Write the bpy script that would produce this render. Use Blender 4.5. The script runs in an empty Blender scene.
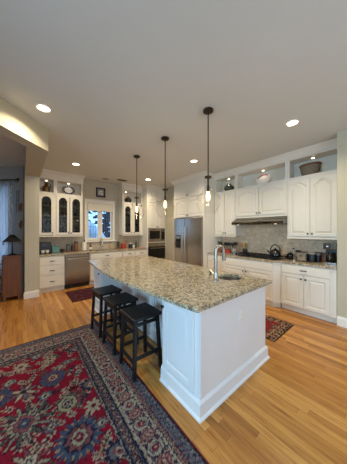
import bpy, bmesh, math, random
import numpy as np
from mathutils import Vector, Matrix
random.seed(7)
SC = bpy.context.scene
COL = SC.collection
PI = math.pi
R = math.radians

def lin(r, g, b, a=1.0):
    f = lambda c: (c/255)/12.92 if c/255 <= .04045 else ((c/255+.055)/1.055)**2.4
    return (f(r), f(g), f(b), a)

# ------------------------------------------------------------------ camera
cam_d = bpy.data.cameras.new('camera'); cam = bpy.data.objects.new('camera', cam_d); COL.objects.link(cam)
cam.location = (0, 0, 1.49); cam.rotation_euler = (R(90), 0, R(-39.1))
cam_d.sensor_fit = 'VERTICAL'; cam_d.sensor_height = 24; cam_d.sensor_width = 24*347/464
cam_d.lens = 186/464*24; cam_d.shift_y = -1/464; cam_d.clip_start = .02
SC.camera = cam
# ------------------------------------------------------------------ world, exposure
SC.view_settings.view_transform = 'Standard'; SC.view_settings.look = 'None'
SC.view_settings.gamma = 1; SC.view_settings.exposure = 0.06
SC.view_settings.use_curve_mapping = False
W = bpy.data.worlds.new('World'); SC.world = W; W.use_nodes = True
W.node_tree.nodes['Background'].inputs[0].default_value = (.27, .56, 1.0, 1)
W.node_tree.nodes['Background'].inputs[1].default_value = 2.8

def area(name, loc, rot, sx, sy, power, col):
    l = bpy.data.lights.new(name, 'AREA'); l.shape = 'RECTANGLE'; l.size = sx; l.size_y = sy
    l.energy = power; l.color = col
    o = bpy.data.objects.new(name, l); COL.objects.link(o); o.location = loc; o.rotation_euler = rot
    return o
# daylight through the living room windows behind and left of the camera, and the dining bay window
area('daylight_rear', (1.2, -2.46, 1.65), (R(90), 0, 0), 3.0, 1.9, 46, (1.0, .96, .90))
side_light = area('daylight_side', (-2.56, .5, 1.6), (R(72), 0, R(-90)), 2.0, 1.9, 74, (.44, .74, 1.0)); side_light.data.spread = R(120)
area('daylight_dining', (-.18, 6.76, 1.6), (R(90), 0, R(135)), 1.3, 2.0, 52, (.60, .79, 1.0))

CAN = (1.0, .87, .67)      # recessed lamps
CAN_POWER = 18

# ------------------------------------------------------------------ materials
def mat(name):
    m = bpy.data.materials.new(name); m.use_nodes = True
    nt = m.node_tree; b = nt.nodes['Principled BSDF']
    return m, nt, b
def nd(nt, t, **kw):
    n = nt.nodes.new(t)
    for k, v in kw.items():
        if k in n.inputs.keys() if hasattr(n.inputs, 'keys') else False: n.inputs[k].default_value = v
        else: setattr(n, k, v)
    return n
def coords(nt, scale=(1, 1, 1), rot=(0, 0, 0)):
    tc = nt.nodes.new('ShaderNodeTexCoord'); mp = nt.nodes.new('ShaderNodeMapping')
    mp.inputs['Scale'].default_value = scale; mp.inputs['Rotation'].default_value = rot
    nt.links.new(tc.outputs['Object'], mp.inputs[0]); return mp.outputs[0]
def noise(nt, vec, scale, detail=3, rough=.5):
    n = nt.nodes.new('ShaderNodeTexNoise'); n.inputs['Scale'].default_value = scale
    n.inputs['Detail'].default_value = detail; n.inputs['Roughness'].default_value = rough
    nt.links.new(vec, n.inputs['Vector']); return n.outputs['Fac']
def ramp(nt, fac, stops, interp='LINEAR'):
    r = nt.nodes.new('ShaderNodeValToRGB'); r.color_ramp.interpolation = interp
    e = r.color_ramp.elements
    while len(e) < len(stops): e.new(.5)
    for el, (p, c) in zip(e, stops): el.position = p; el.color = c
    nt.links.new(fac, r.inputs[0]); return r.outputs[0]
def mix(nt, fac, a, b, mode='MIX'):
    m = nt.nodes.new('ShaderNodeMix'); m.data_type = 'RGBA'; m.blend_type = mode
    for s, v in ((0, fac), (6, a), (7, b)):
        if hasattr(v, 'links') or hasattr(v, 'is_linked'): nt.links.new(v, m.inputs[s])
        else: m.inputs[s].default_value = v
    return m.outputs[2]
def mth(nt, op, a, b=None):
    m = nt.nodes.new('ShaderNodeMath'); m.operation = op
    for i, v in enumerate((a, b)):
        if v is None: continue
        if hasattr(v, 'is_linked'): nt.links.new(v, m.inputs[i])
        else: m.inputs[i].default_value = v
    return m.outputs[0]
def bump(nt, b, h, strength=.2, dist=.01):
    n = nt.nodes.new('ShaderNodeBump'); n.inputs['Strength'].default_value = strength
    n.inputs['Distance'].default_value = dist
    nt.links.new(h, n.inputs['Height']); nt.links.new(n.outputs[0], b.inputs['Normal'])

def paint(name, rgb, rough=.5, var=.04, scale=6, metal=0, spec=.5, coat=0):
    m, nt, b = mat(name); v = coords(nt)
    c = lin(*rgb); d = tuple(x*(1-var*2) for x in c[:3])+(1,)
    nt.links.new(ramp(nt, noise(nt, v, scale), [(.3, d), (.7, c)]), b.inputs['Base Color'])
    b.inputs['Roughness'].default_value = rough; b.inputs['Metallic'].default_value = metal
    b.inputs['Specular IOR Level'].default_value = spec; b.inputs['Coat Weight'].default_value = coat
    return m
def emit(name, rgb, strength):
    m, nt, b = mat(name); b.inputs['Base Color'].default_value = (1, 1, 1, 1)
    b.inputs['Emission Color'].default_value = rgb+(1,); b.inputs['Emission Strength'].default_value = strength
    return m
def clear(name, tint=(1, 1, 1), gloss=.12, edge=.6, rough=.02, dark=None):
    """thin clear glass: see-through with facing-dependent reflection"""
    m, nt, b = mat(name); nt.nodes.remove(b); out = nt.nodes['Material Output']
    t = nt.nodes.new('ShaderNodeBsdfTransparent'); t.inputs[0].default_value = tint+(1,)
    g = nt.nodes.new('ShaderNodeBsdfGlossy'); g.inputs['Roughness'].default_value = rough
    lw = nt.nodes.new('ShaderNodeLayerWeight'); lw.inputs[0].default_value = .35
    f = mth(nt, 'ADD', mth(nt, 'MULTIPLY', mth(nt, 'POWER', lw.outputs['Facing'], 2.2), edge), gloss)
    f = mth(nt, 'MINIMUM', f, .95)
    mx = nt.nodes.new('ShaderNodeMixShader'); nt.links.new(f, mx.inputs[0])
    nt.links.new(t.outputs[0], mx.inputs[1]); nt.links.new(g.outputs[0], mx.inputs[2])
    nt.links.new(mx.outputs[0], out.inputs[0]); return m

M = {}
M["cab"] = paint("cabinet_cream_paint", (226, 218, 200), .38, .02, 3)
M['island'] = paint('island_white_paint', (222, 221, 218), .4, .02, 3)
M['trimw'] = paint('trim_white_paint', (232, 226, 212), .4, .02, 3)
M['ceil'] = paint('ceiling_paint', (215, 215, 206), .9, .02, 1.2)
M['black'] = paint('black_iron', (24, 22, 21), .45, .1, 20)
M['blackgloss'] = paint('black_gloss', (14, 14, 15), .12, .1, 20)
M['blackplastic'] = paint('black_plastic', (17, 17, 19), .4, .1, 20)
M['bronze'] = paint('dark_bronze', (62, 50, 38), .45, .1, 20, metal=.6)
M['white'] = paint('white_ceramic', (232, 230, 222), .25, .03, 8)
M['dining'] = paint('dining_wall_paint', (168, 170, 166), .9, .02, 2)
M['chrome'] = paint('chrome', (205, 203, 198), .16, .02, 8, metal=1)
M['nickel'] = paint('brushed_nickel', (172, 164, 152), .34, .04, 30, metal=1)
M['glass'] = clear('clear_glass', (.985, .985, .98), .012, .6)
def bulb():
    m, nt, b = mat('glowing_bulb'); nt.nodes.remove(b); e = nt.nodes.new('ShaderNodeEmission'); t = nt.nodes.new('ShaderNodeBsdfTransparent'); mx = nt.nodes.new('ShaderNodeMixShader')
    e.inputs[0].default_value = (1, .68, .32, 1); e.inputs[1].default_value = 3.2; mx.inputs[0].default_value = .6
    nt.links.new(t.outputs[0], mx.inputs[1]); nt.links.new(e.outputs[0], mx.inputs[2]); nt.links.new(mx.outputs[0], nt.nodes['Material Output'].inputs[0]); return m
M['bulbglass'] = bulb()
M['pane'] = clear('cabinet_pane', (.62, .64, .62), .008, .1, .05)
M['winpane'] = clear('window_pane', (.97, .98, 1), .03, .2)
M['tumbler'] = clear('tumbler_glass', (.8, .82, .8), .08, .5)
M['lens'] = emit('lamp_lens', (1, .84, .62), 14)
M['puck'] = emit('puck_lens', (1, .86, .66), 8)
M['hoodglow'] = emit('hood_glow_spot', (1, .86, .66), 2)  # faint added glow in place of bright reflections on the hood
M['filament'] = emit('filament', (1, .66, .28), 9)
M['led'] = emit('blue_display', (.1, .2, .7), .12)

def wall_mat(name, rgb, stripe=.045):
    m, nt, b = mat(name); v = coords(nt)
    sp = nt.nodes.new('ShaderNodeSeparateXYZ'); nt.links.new(v, sp.inputs[0])
    s = mth(nt, 'ADD', sp.outputs[0], sp.outputs[1])
    w = mth(nt, 'SINE', mth(nt, 'MULTIPLY', s, 2*PI/.085))
    c = lin(*rgb); d = tuple(x*(1-stripe*2) for x in c[:3])+(1,)
    base = ramp(nt, mth(nt, 'ADD', mth(nt, 'MULTIPLY', w, .5), .5), [(.4, d), (.6, c)])
    nt.links.new(mix(nt, .06, base, ramp(nt, noise(nt, v, 2.0), [(.3, (.2, .2, .2, 1)), (.7, (.8, .8, .8, 1))])), b.inputs['Base Color'])
    b.inputs['Roughness'].default_value = .8; return m
M['wall'] = wall_mat('striped_wall_paper', (196, 186, 158), .012)
M['wallp'] = paint('plain_wall_paint', (190, 181, 154), .85, .015, 2)

def oak():
    m, nt, b = mat('oak_strip_floor'); v = coords(nt)
    sp = nt.nodes.new('ShaderNodeSeparateXYZ'); nt.links.new(v, sp.inputs[0])
    xs = mth(nt, 'DIVIDE', sp.outputs[0], .062)
    i = mth(nt, 'FLOOR', xs); fx = mth(nt, 'FRACT', xs)
    wn = nt.nodes.new('ShaderNodeTexWhiteNoise'); wn.noise_dimensions = '1D'; nt.links.new(i, wn.inputs['W'])
    ys = mth(nt, 'ADD', mth(nt, 'DIVIDE', sp.outputs[1], .95), mth(nt, 'MULTIPLY', wn.outputs['Value'], 7.3))
    j = mth(nt, 'FLOOR', ys); fy = mth(nt, 'FRACT', ys)
    cb = nt.nodes.new('ShaderNodeCombineXYZ'); nt.links.new(i, cb.inputs[0]); nt.links.new(j, cb.inputs[1])
    w2 = nt.nodes.new('ShaderNodeTexWhiteNoise'); w2.noise_dimensions = '2D'; nt.links.new(cb.outputs[0], w2.inputs['Vector'])
    tone = ramp(nt, w2.outputs['Value'], [(0, lin(158, 108, 50)), (.3, lin(180, 127, 62)), (.7, lin(190, 137, 69)), (1, lin(210, 158, 86))])
    mp = nt.nodes.new('ShaderNodeMapping'); mp.inputs['Scale'].default_value = (26, 1.7, 1)
    off = nt.nodes.new('ShaderNodeVectorMath'); off.operation = 'ADD'
    nt.links.new(v, off.inputs[0])
    sc = nt.nodes.new('ShaderNodeVectorMath'); sc.operation = 'SCALE'; sc.inputs['Scale'].default_value = 9
    nt.links.new(w2.outputs['Color'], sc.inputs[0]); nt.links.new(sc.outputs[0], off.inputs[1])
    nt.links.new(off.outputs[0], mp.inputs[0])
    g = noise(nt, mp.outputs[0], 2.2, 5, .62)
    grain = ramp(nt, g, [(.30, lin(170, 122, 72)), (.46, lin(232, 212, 180)), (.72, lin(255, 248, 232))])
    col = mix(nt, .8, tone, grain, 'MULTIPLY')
    gx = mth(nt, 'LESS_THAN', fx, .035); gy = mth(nt, 'LESS_THAN', fy, .003)
    col = mix(nt, mth(nt, 'MULTIPLY', mth(nt, 'MAXIMUM', gx, gy), .55), col, lin(82, 50, 24))
    nt.links.new(col, b.inputs['Base Color'])
    b.inputs['Roughness'].default_value = .27; b.inputs['Specular IOR Level'].default_value = .45
    bump(nt, b, g, .06, .004); return m
M['oak'] = oak()

def granite():
    m, nt, b = mat('beige_granite'); v = coords(nt)
    base = ramp(nt, noise(nt, v, 58, 4, .65), [(.30, lin(96, 80, 62)), (.42, lin(158, 142, 116)), (.54, lin(204, 192, 163)), (.72, lin(232, 225, 208))])
    big = ramp(nt, noise(nt, v, 21, 4, .65), [(.36, lin(130, 110, 84)), (.54, lin(236, 229, 213))])
    col = mix(nt, .6, base, big, 'MULTIPLY')
    vo = nt.nodes.new('ShaderNodeTexVoronoi'); vo.inputs['Scale'].default_value = 74; nt.links.new(v, vo.inputs['Vector'])
    spk = mth(nt, 'MULTIPLY', mth(nt, 'LESS_THAN', vo.outputs['Distance'], .5), mth(nt, 'GREATER_THAN', noise(nt, v, 28, 3), .53))
    col = mix(nt, mth(nt, 'MULTIPLY', spk, .85), col, lin(46, 40, 38))
    v2 = nt.nodes.new('ShaderNodeTexVoronoi'); v2.inputs['Scale'].default_value = 48; nt.links.new(v, v2.inputs['Vector'])
    sp2 = mth(nt, 'MULTIPLY', mth(nt, 'LESS_THAN', v2.outputs['Distance'], .34), mth(nt, 'LESS_THAN', noise(nt, v, 17, 2), .46))
    col = mix(nt, mth(nt, 'MULTIPLY', sp2, .6), col, lin(150, 142, 130))
    nt.links.new(col, b.inputs['Base Color'])
    b.inputs['Roughness'].default_value = .17; b.inputs['Specular IOR Level'].default_value = .4; return m
M['granite'] = granite()

def tile(name, rot):
    m, nt, b = mat(name); v = coords(nt, rot=rot)
    br = nt.nodes.new('ShaderNodeTexBrick'); nt.links.new(v, br.inputs['Vector'])
    br.inputs['Scale'].default_value = 1; br.inputs['Brick Width'].default_value = .104; br.inputs['Row Height'].default_value = .104
    br.inputs['Mortar Size'].default_value = .003; br.offset = .5
    br.inputs['Color1'].default_value = lin(210, 190, 162); br.inputs['Color2'].default_value = lin(196, 185, 163)
    br.inputs['Mortar'].default_value = lin(180, 170, 150)
    n = ramp(nt, noise(nt, v, 16, 4, .65), [(.3, lin(216, 204, 186)), (.6, lin(255, 252, 246))])
    nt.links.new(mix(nt, .8, br.outputs['Color'], n, 'MULTIPLY'), b.inputs['Base Color'])
    b.inputs['Roughness'].default_value = .5; bump(nt, b, br.outputs['Fac'], -.3, .003); return m
M['tile_b'] = tile('travertine_tile_window_wall', (R(90), 0, 0))
def tile_r():
    # tiles in the YZ plane
    m, nt, b = mat('travertine_tile_range_wall'); tc = nt.nodes.new('ShaderNodeTexCoord')
    sp = nt.nodes.new('ShaderNodeSeparateXYZ'); nt.links.new(tc.outputs['Object'], sp.inputs[0])
    cb = nt.nodes.new('ShaderNodeCombineXYZ'); nt.links.new(sp.outputs[1], cb.inputs[0]); nt.links.new(sp.outputs[2], cb.inputs[1])
    v = cb.outputs[0]
    br = nt.nodes.new('ShaderNodeTexBrick'); nt.links.new(v, br.inputs['Vector'])
    br.inputs['Scale'].default_value = 1; br.inputs['Brick Width'].default_value = .104; br.inputs['Row Height'].default_value = .104
    br.inputs['Mortar Size'].default_value = .003; br.offset = .5
    br.inputs['Color1'].default_value = lin(234, 210, 180); br.inputs['Color2'].default_value = lin(216, 191, 160)
    br.inputs['Mortar'].default_value = lin(210, 190, 162)
    n = ramp(nt, noise(nt, v, 16, 4, .65), [(.3, lin(216, 204, 186)), (.6, lin(255, 252, 246))])
    nt.links.new(mix(nt, .8, br.outputs['Color'], n, 'MULTIPLY'), b.inputs['Base Color'])
    b.inputs['Roughness'].default_value = .5; bump(nt, b, br.outputs['Fac'], -.3, .003); return m
M['tile_r'] = tile_r()

def steel(name, rgb=(182, 174, 163), rough=.22, sc=(140, 140, 1)):
    m, nt, b = mat(name); v = coords(nt, scale=sc)
    n = noise(nt, v, 1.0, 2)
    c = lin(*rgb); d = tuple(x*.86 for x in c[:3])+(1,)
    nt.links.new(ramp(nt, n, [(.3, d), (.7, c)]), b.inputs['Base Color'])
    b.inputs['Metallic'].default_value = 1
    b.inputs['Roughness'].default_value = rough; bump(nt, b, n, .04, .002); return m
M['steel'] = steel('brushed_steel')
M['steel_h'] = steel('brushed_steel_hood', (128, 121, 108), .14, (1, 1, 90))

def wood(name, a, b_, rough=.45, sc=(3, 30, 3)):
    m, nt, b = mat(name); v = coords(nt, scale=sc)
    n = noise(nt, v, 2, 4, .6)
    nt.links.new(ramp(nt, n, [(.3, lin(*a)), (.7, lin(*b_))]), b.inputs['Base Color'])
    b.inputs['Roughness'].default_value = rough; return m
M['chest'] = wood('chest_wood', (92, 52, 27), (126, 76, 42), .45, (14, 14, 1.5))
M['brownwood'] = wood('brown_wood', (92, 54, 30), (132, 84, 50))
M['tanwood'] = wood('tan_wood', (176, 134, 92), (205, 166, 122))
M['stool'] = paint('worn_black_paint', (20, 19, 20), .42, .25, 14)
def cloth(name, rgb, trans=.5):
    m, nt, b = mat(name); nt.nodes.remove(b); out = nt.nodes['Material Output']; v = coords(nt, (60, 60, 2))
    c = ramp(nt, noise(nt, v, 3, 2), [(.3, lin(*[x*.93 for x in rgb])), (.7, lin(*rgb))])
    d = nt.nodes.new('ShaderNodeBsdfDiffuse'); t = nt.nodes.new('ShaderNodeBsdfTranslucent')
    nt.links.new(c, d.inputs[0]); nt.links.new(c, t.inputs[0])
    mx = nt.nodes.new('ShaderNodeMixShader'); mx.inputs[0].default_value = trans
    nt.links.new(d.outputs[0], mx.inputs[1]); nt.links.new(t.outputs[0], mx.inputs[2])
    nt.links.new(mx.outputs[0], out.inputs[0]); return m
M['curtain'] = cloth('sheer_curtain', (214, 220, 226), .5)
M['shade'] = paint('window_shade_fabric', (232, 222, 198), .9, .04, 8)
M['soap'] = paint('amber_bottle', (66, 36, 18), .2, .1, 10)
M['paper'] = paint('paper_white', (236, 228, 212), .9, .04, 30)
M['teal'] = paint('teal_enamel', (92, 138, 134), .4, .08, 12)
M['red'] = paint('red_enamel', (178, 52, 38), .35, .1, 10)
M['navy'] = paint('navy_glaze', (26, 32, 66), .25, .1, 14)
M['green'] = paint('plant_green', (58, 82, 42), .6, .2, 24)
M['greenglaze'] = paint('grey_green_glaze', (84, 92, 74), .3, .2, 14)
M['stone'] = paint('grey_stoneware', (150, 142, 128), .4, .1, 14)
M['pink'] = paint('pink_tray', (186, 128, 108), .5, .08, 10)
M['plateblue'] = paint('pale_blue_glaze', (140, 156, 166), .3, .08, 10)
M['yellow'] = paint('yellow_silicone', (204, 160, 50), .5, .05, 8)
M['tealsil'] = paint('teal_silicone', (40, 124, 132), .5, .05, 8)
M['snow'] = paint('snow', (214, 226, 240), .9, .06, 3)
M['conifer'] = paint('conifer_needles', (34, 48, 58), .9, .3, 9)
M['bark'] = paint('bark', (58, 56, 60), .9, .2, 9)
M['greyglass'] = paint('grey_glass_jar', (92, 96, 100), .2, .15, 16)
M['gold'] = paint('antique_gold_glaze', (126, 92, 44), .35, .25, 20, metal=.3)
def basket():
    m, nt, b = mat('woven_basket'); v = coords(nt)
    w = nt.nodes.new('ShaderNodeTexWave'); w.bands_direction = 'Z'; w.inputs['Scale'].default_value = 14; w.inputs['Distortion'].default_value = 1.5
    nt.links.new(v, w.inputs['Vector'])
    nt.links.new(ramp(nt, w.outputs['Fac'], [(.2, lin(78, 66, 52)), (.6, lin(150, 134, 110))]), b.inputs['Base Color'])
    b.inputs['Roughness'].default_value = .8; return m
M['basket'] = basket()
def attr_mat(name, rough=.95):
    m, nt, b = mat(name); a = nt.nodes.new('ShaderNodeAttribute'); a.attribute_name = 'Col'; v = coords(nt)
    n = ramp(nt, noise(nt, v, 90, 3, .7), [(.25, (.62, .62, .62, 1)), (.75, (1, 1, 1, 1))])
    n2 = ramp(nt, noise(nt, v, 5, 3, .6), [(.3, (.8, .8, .82, 1)), (.7, (1, 1, 1, 1))])
    nt.links.new(mix(nt, 1.0, mix(nt, 1.0, a.outputs['Color'], n, 'MULTIPLY'), n2, 'MULTIPLY'), b.inputs['Base Color'])
    b.inputs['Roughness'].default_value = rough; b.inputs['Specular IOR Level'].default_value = .1; return m
M['rug'] = attr_mat('rug_wool')

# ------------------------------------------------------------------ mesh builder
class MB:
    def __init__(s): s.bm = bmesh.new(); s.sm = False
    def box(s, x0, x1, y0, y1, z0, z1):
        v = [s.bm.verts.new(p) for p in ((x0,y0,z0),(x1,y0,z0),(x1,y1,z0),(x0,y1,z0),(x0,y0,z1),(x1,y0,z1),(x1,y1,z1),(x0,y1,z1))]
        for f in ((0,3,2,1),(4,5,6,7),(0,1,5,4),(1,2,6,5),(2,3,7,6),(3,0,4,7)): s.bm.faces.new([v[i] for i in f])
        return s
    def rings(s, rings, close_ring=True, cap0=True, cap1=True):
        vs = [[s.bm.verts.new(p) for p in r] for r in rings]; n = len(vs[0])
        for a, b in zip(vs, vs[1:]):
            for i in range(n if close_ring else n-1):
                j = (i+1) % n
                s.bm.faces.new((a[i], a[j], b[j], b[i]))
        if cap0: s.bm.faces.new(vs[0][::-1])
        if cap1: s.bm.faces.new(vs[-1])
        return s
    def bar(s, p0, p1, a, b=None, a1=None, b1=None):
        """square bar from p0 to p1 with half sizes a,b"""
        b = b or a; a1 = a1 or a; b1 = b1 or b
        p0 = Vector(p0); p1 = Vector(p1); d = (p1-p0).normalized()
        if abs(d.z) > .5: u = Vector((1, 0, 0)); 
        else: u = Vector((0, 0, 1)).cross(d)
        u = (u-d*u.dot(d)).normalized(); w = d.cross(u)
        q = lambda p, A, B: [p+u*A*i+w*B*j for i, j in ((-1,-1),(1,-1),(1,1),(-1,1))]
        return s.rings([q(p0, a, b), q(p1, a1, b1)])
    def cyl(s, p0, p1, r0, r1=None, n=16):
        r1 = r0 if r1 is None else r1
        p0 = Vector(p0); p1 = Vector(p1); d = (p1-p0).normalized()
        u = d.orthogonal().normalized(); w = d.cross(u); s.sm = True
        q = lambda p, r: [p+(u*math.cos(2*PI*i/n)+w*math.sin(2*PI*i/n))*r for i in range(n)]
        return s.rings([q(p0, r0), q(p1, r1)])
    def lathe(s, prof, c=(0, 0, 0), n=24, sx=1, sy=1, cap=True):
        s.sm = True
        return s.rings([[(c[0]+r*sx*math.cos(2*PI*i/n), c[1]+r*sy*math.sin(2*PI*i/n), c[2]+z) for i in range(n)] for r, z in prof], cap0=cap, cap1=cap)
    def tube(s, pts, r, n=8):
        pts = [Vector(p) for p in pts]; s.sm = True; rr = []; u = None
        for i, p in enumerate(pts):
            d = (pts[min(i+1, len(pts)-1)]-pts[max(i-1, 0)]).normalized()
            u = d.orthogonal().normalized() if u is None else (u-d*u.dot(d)).normalized()
            w = d.cross(u); k = r[i] if isinstance(r, (list, tuple)) else r
            rr.append([p+(u*math.cos(2*PI*j/n)+w*math.sin(2*PI*j/n))*k for j in range(n)])
        return s.rings(rr)
    def ball(s, c, r, sx=1, sy=1, sz=1, seg=14):
        s.sm = True
        m = Matrix.Translation(c) @ Matrix.Diagonal((r*sx, r*sy, r*sz, 1))
        bmesh.ops.create_uvsphere(s.bm, u_segments=seg, v_segments=max(6, seg*2//3), radius=1, matrix=m); return s
    def prism(s, poly, z0, z1):
        return s.rings([[(x, y, z0) for x, y in poly], [(x, y, z1) for x, y in poly]])
    def prism_xz(s, poly, y0, y1):
        return s.rings([[(x, y0, z) for x, z in poly], [(x, y1, z) for x, z in poly]])
    def build(s, name, m, parent=None, bevel=0, smooth=None, label=None):
        bm = s.bm
        bmesh.ops.recalc_face_normals(bm, faces=bm.faces)
        me = bpy.data.meshes.new(name); bm.to_mesh(me); bm.free()
        me.materials.append(m)
        o = bpy.data.objects.new(name, me); COL.objects.link(o)
        if parent: o.parent = parent
        if label: o['label'] = label
        if smooth or (smooth is None and s.sm):
            me.shade_smooth()
            try: me.set_sharp_from_angle(angle=R(38))
            except Exception: pass
        if bevel:
            md = o.modifiers.new('bevel', 'BEVEL'); md.width = bevel; md.segments = 2; md.limit_method = 'ANGLE'; md.angle_limit = R(40)
        return o
def B(*a): return MB().box(*a)
def thing(name, label, cat, loc=(0, 0, 0), rz=0, group=None):
    o = bpy.data.objects.new(name, None); COL.objects.link(o); o.empty_display_size = .1
    o.location = loc; o.rotation_euler = (0, 0, rz); return tag(o, label, cat, group)
def tag(o, label, cat, group=None, kind=None):
    o['label'] = label; o['category'] = cat
    if group: o['group'] = group
    if kind: o['kind'] = kind
    return o
def struct(o): o['kind'] = 'structure'; return o
def at(o, loc, rz=0): o.location = loc; o.rotation_euler = (0, 0, rz); return o
def kids(o): return [c for c in COL.objects if c.parent == o]
def copy_tree(o, parent=None):
    c = o.copy(); COL.objects.link(c)
    if parent: c.parent = parent
    for k in kids(o): copy_tree(k, c)
    return c

# ------------------------------------------------------------------ room shell
CH = 3.05
struct(B(-2.7, 4.75, -2.6, 8.2, -.12, 0).build('floor', M['oak']))
struct(B(-2.7, 4.75, -2.6, 8.2, CH, CH+.12).build('ceiling', M['ceil']))
# window wall with a hole
WX0, WX1, WZ0, WZ1 = 1.53, 2.31, 1.22, 2.36
mb = MB()
mb.box(.04, WX0, 6.05, 6.2, 0, CH).box(WX1, 4.65, 6.05, 6.2, 0, CH).box(WX0, WX1, 6.05, 6.2, 0, WZ0).box(WX0, WX1, 6.05, 6.2, WZ1, CH)
struct(mb.build('wall_back', M['wall']))
struct(B(4.5, 4.65, .652, 6.05, 0, CH).build('wall_right', M['wall']))
mb = MB().box(3.87, 4.65, -2.5, .652, 0, CH)
struct(mb.build('wall_right_near', M['wallp']))
struct(B(4.065, 4.499, 4.575, 6.049, 0, CH).build('wall_right_chase', M['wallp']))
# stub wall between kitchen and dining room
struct(B(.04, .298, 5.22, 6.049, 0, CH).build('wall_stub', M['wall']))
# header: diagonal run then straight run to the stub wall
mb = MB().prism([(.31, 3.45), (.31, 5.219), (.045, 5.219), (.045, 3.46), (-2.599, .816), (-2.599, .541)], 2.72, CH-.001)
struct(mb.build('wall_header', M['wallp']))
# living room walls behind the camera, with window openings
mb = MB().box(-2.7, -.3, -2.6, -2.5, 0, CH).box(2.7, 3.87, -2.6, -2.5, 0, CH).box(-.3, 2.7, -2.6, -2.5, 0, .7).box(-.3, 2.7, -2.6, -2.5, 2.6, CH)
struct(mb.build('wall_rear', M['wall']))
mb = MB().box(-2.7, -2.6, -2.5, -.5, 0, CH).box(-2.7, -2.6, 1.5, 8.1, 0, CH).box(-2.7, -2.6, -.5, 1.5, 0, .6).box(-2.7, -2.6, -.5, 1.5, 2.6, CH)
struct(mb.build('wall_left', M['wall']))
for n, (x0, x1, y0, y1) in ((3, (-.3, 2.7, -2.57, -2.53)), (4, (-2.67, -2.63, -.5, 1.5))):
    w = bpy.data.objects.new('window_%d' % n, None); COL.objects.link(w); struct(w)
    f = MB(); horiz = x1-x0 > 1; L = x1-x0 if horiz else y1-y0; k = 3 if horiz else 2
    for i in range(k+1):
        a = .03+(L-.06)*i/k
        f.box(x0+a-.03, x0+a+.03, y0, y1, .7, 2.6) if horiz else f.box(x0, x1, y0+a-.03, y0+a+.03, .7, 2.6)
    f.box(x0, x1, y0, y1, .7, .76).box(x0, x1, y0, y1, 2.54, 2.6)
    struct(f.build('window_frame', M['trimw'], w))
    g = MB().box(x0+.061, x1-.061, -2.552, -2.548, .761, 2.539) if horiz else MB().box(-2.652, -2.648, y0+.061, y1-.061, .761, 2.539)
    struct(g.build('window_pane', M['winpane'], w))
# dining bay wall, 45 degrees, with window opening;  s runs along (-1,1)/sqrt2 from (0.03,5.70)
bay = (.03, 5.70)
def bay_pt(s, d=0): k = .70710678; return (bay[0]-k*s+k*d, bay[1]+k*s+k*d)
def bay_box(mb, s0, s1, z0, z1, d0=0, d1=.12):
    mb.prism([bay_pt(s0, d0), bay_pt(s1, d0), bay_pt(s1, d1), bay_pt(s0, d1)], z0, z1)
mb = MB(); bay_box(mb, .02, .34, 0, CH); bay_box(mb, 1.54, 2.4, 0, CH); bay_box(mb, .34, 1.54, 0, .55); bay_box(mb, .34, 1.54, 2.62, CH)
struct(mb.build('wall_dining_bay', M['dining']))
struct(B(-2.599, -1.66, 7.44, 7.56, 0, CH).build('wall_dining_back', M['dining']))
mb = MB()
for a, b_, c, d in ((.34, .40, .55, 2.62), (1.48, 1.54, .55, 2.62), (.91, .97, .61, 2.56), (.40, 1.48, .55, .61), (.40, 1.48, 2.56, 2.62)): bay_box(mb, a, b_, c, d, .03, .09)
w2 = struct(mb.build('window_2', M['trimw']))
mb = MB(); bay_box(mb, .401, .909, .611, 2.559, .055, .06); bay_box(mb, .971, 1.479, .611, 2.559, .055, .06)
struct(mb.build('window_pane', M['winpane'], w2))

def sweep(name, pts, prof, m, side=1, closed=False, kind=True):
    """profile (out, z) swept along a plan polyline with mitred corners; out = to the right of travel * side"""
    pts = [Vector((p[0], p[1])) for p in pts]; n = len(pts); rings = []
    for i, p in enumerate(pts):
        ds = []
        if i > 0: ds.append((p-pts[i-1]).normalized())
        if i < n-1: ds.append((pts[i+1]-p).normalized())
        ns = [Vector((d.y, -d.x))*side for d in ds]
        if len(ns) == 2: b = (ns[0]+ns[1]).normalized(); b = b/max(.3, b.dot(ns[0]))
        else: b = ns[0]
        rings.append([(p.x+b.x*o, p.y+b.y*o, z) for o, z in prof])
    mb = MB().rings(rings); o = mb.build(name, m)
    if kind: struct(o)
    return o
BASE = [(0, 0), (.016, 0), (.016, .12), (.010, .135), (.010, .145), (0, .15)]
sweep('baseboard_right', [(3.869, -2.49), (3.869, .652)], BASE, M['trimw'], -1)
sweep('baseboard_stub', [(.039, 5.60), (.039, 5.219), (.298, 5.219)], BASE, M['trimw'], -1 if False else 1)
sweep('baseboard_rear', [(-2.59, -2.499), (3.85, -2.499)], BASE, M['trimw'], -1)

# backsplashes
struct(B(.3, 3.258, 6.035, 6.049, .916, 1.148).build('trim_1', M['tile_b']))
mb = MB().box(.3, 1.335, 6.036, 6.049, 1.149, 1.372).box(2.50, 3.258, 6.036, 6.049, 1.149, 1.372); struct(mb.build('trim_2', M['tile_b']))
mb = MB().box(4.487, 4.499, .656, 3.298, .916, 1.372).box(4.487, 4.499, 1.472, 2.638, 1.372, 1.78); struct(mb.build('trim_3', M['tile_r']))

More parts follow.
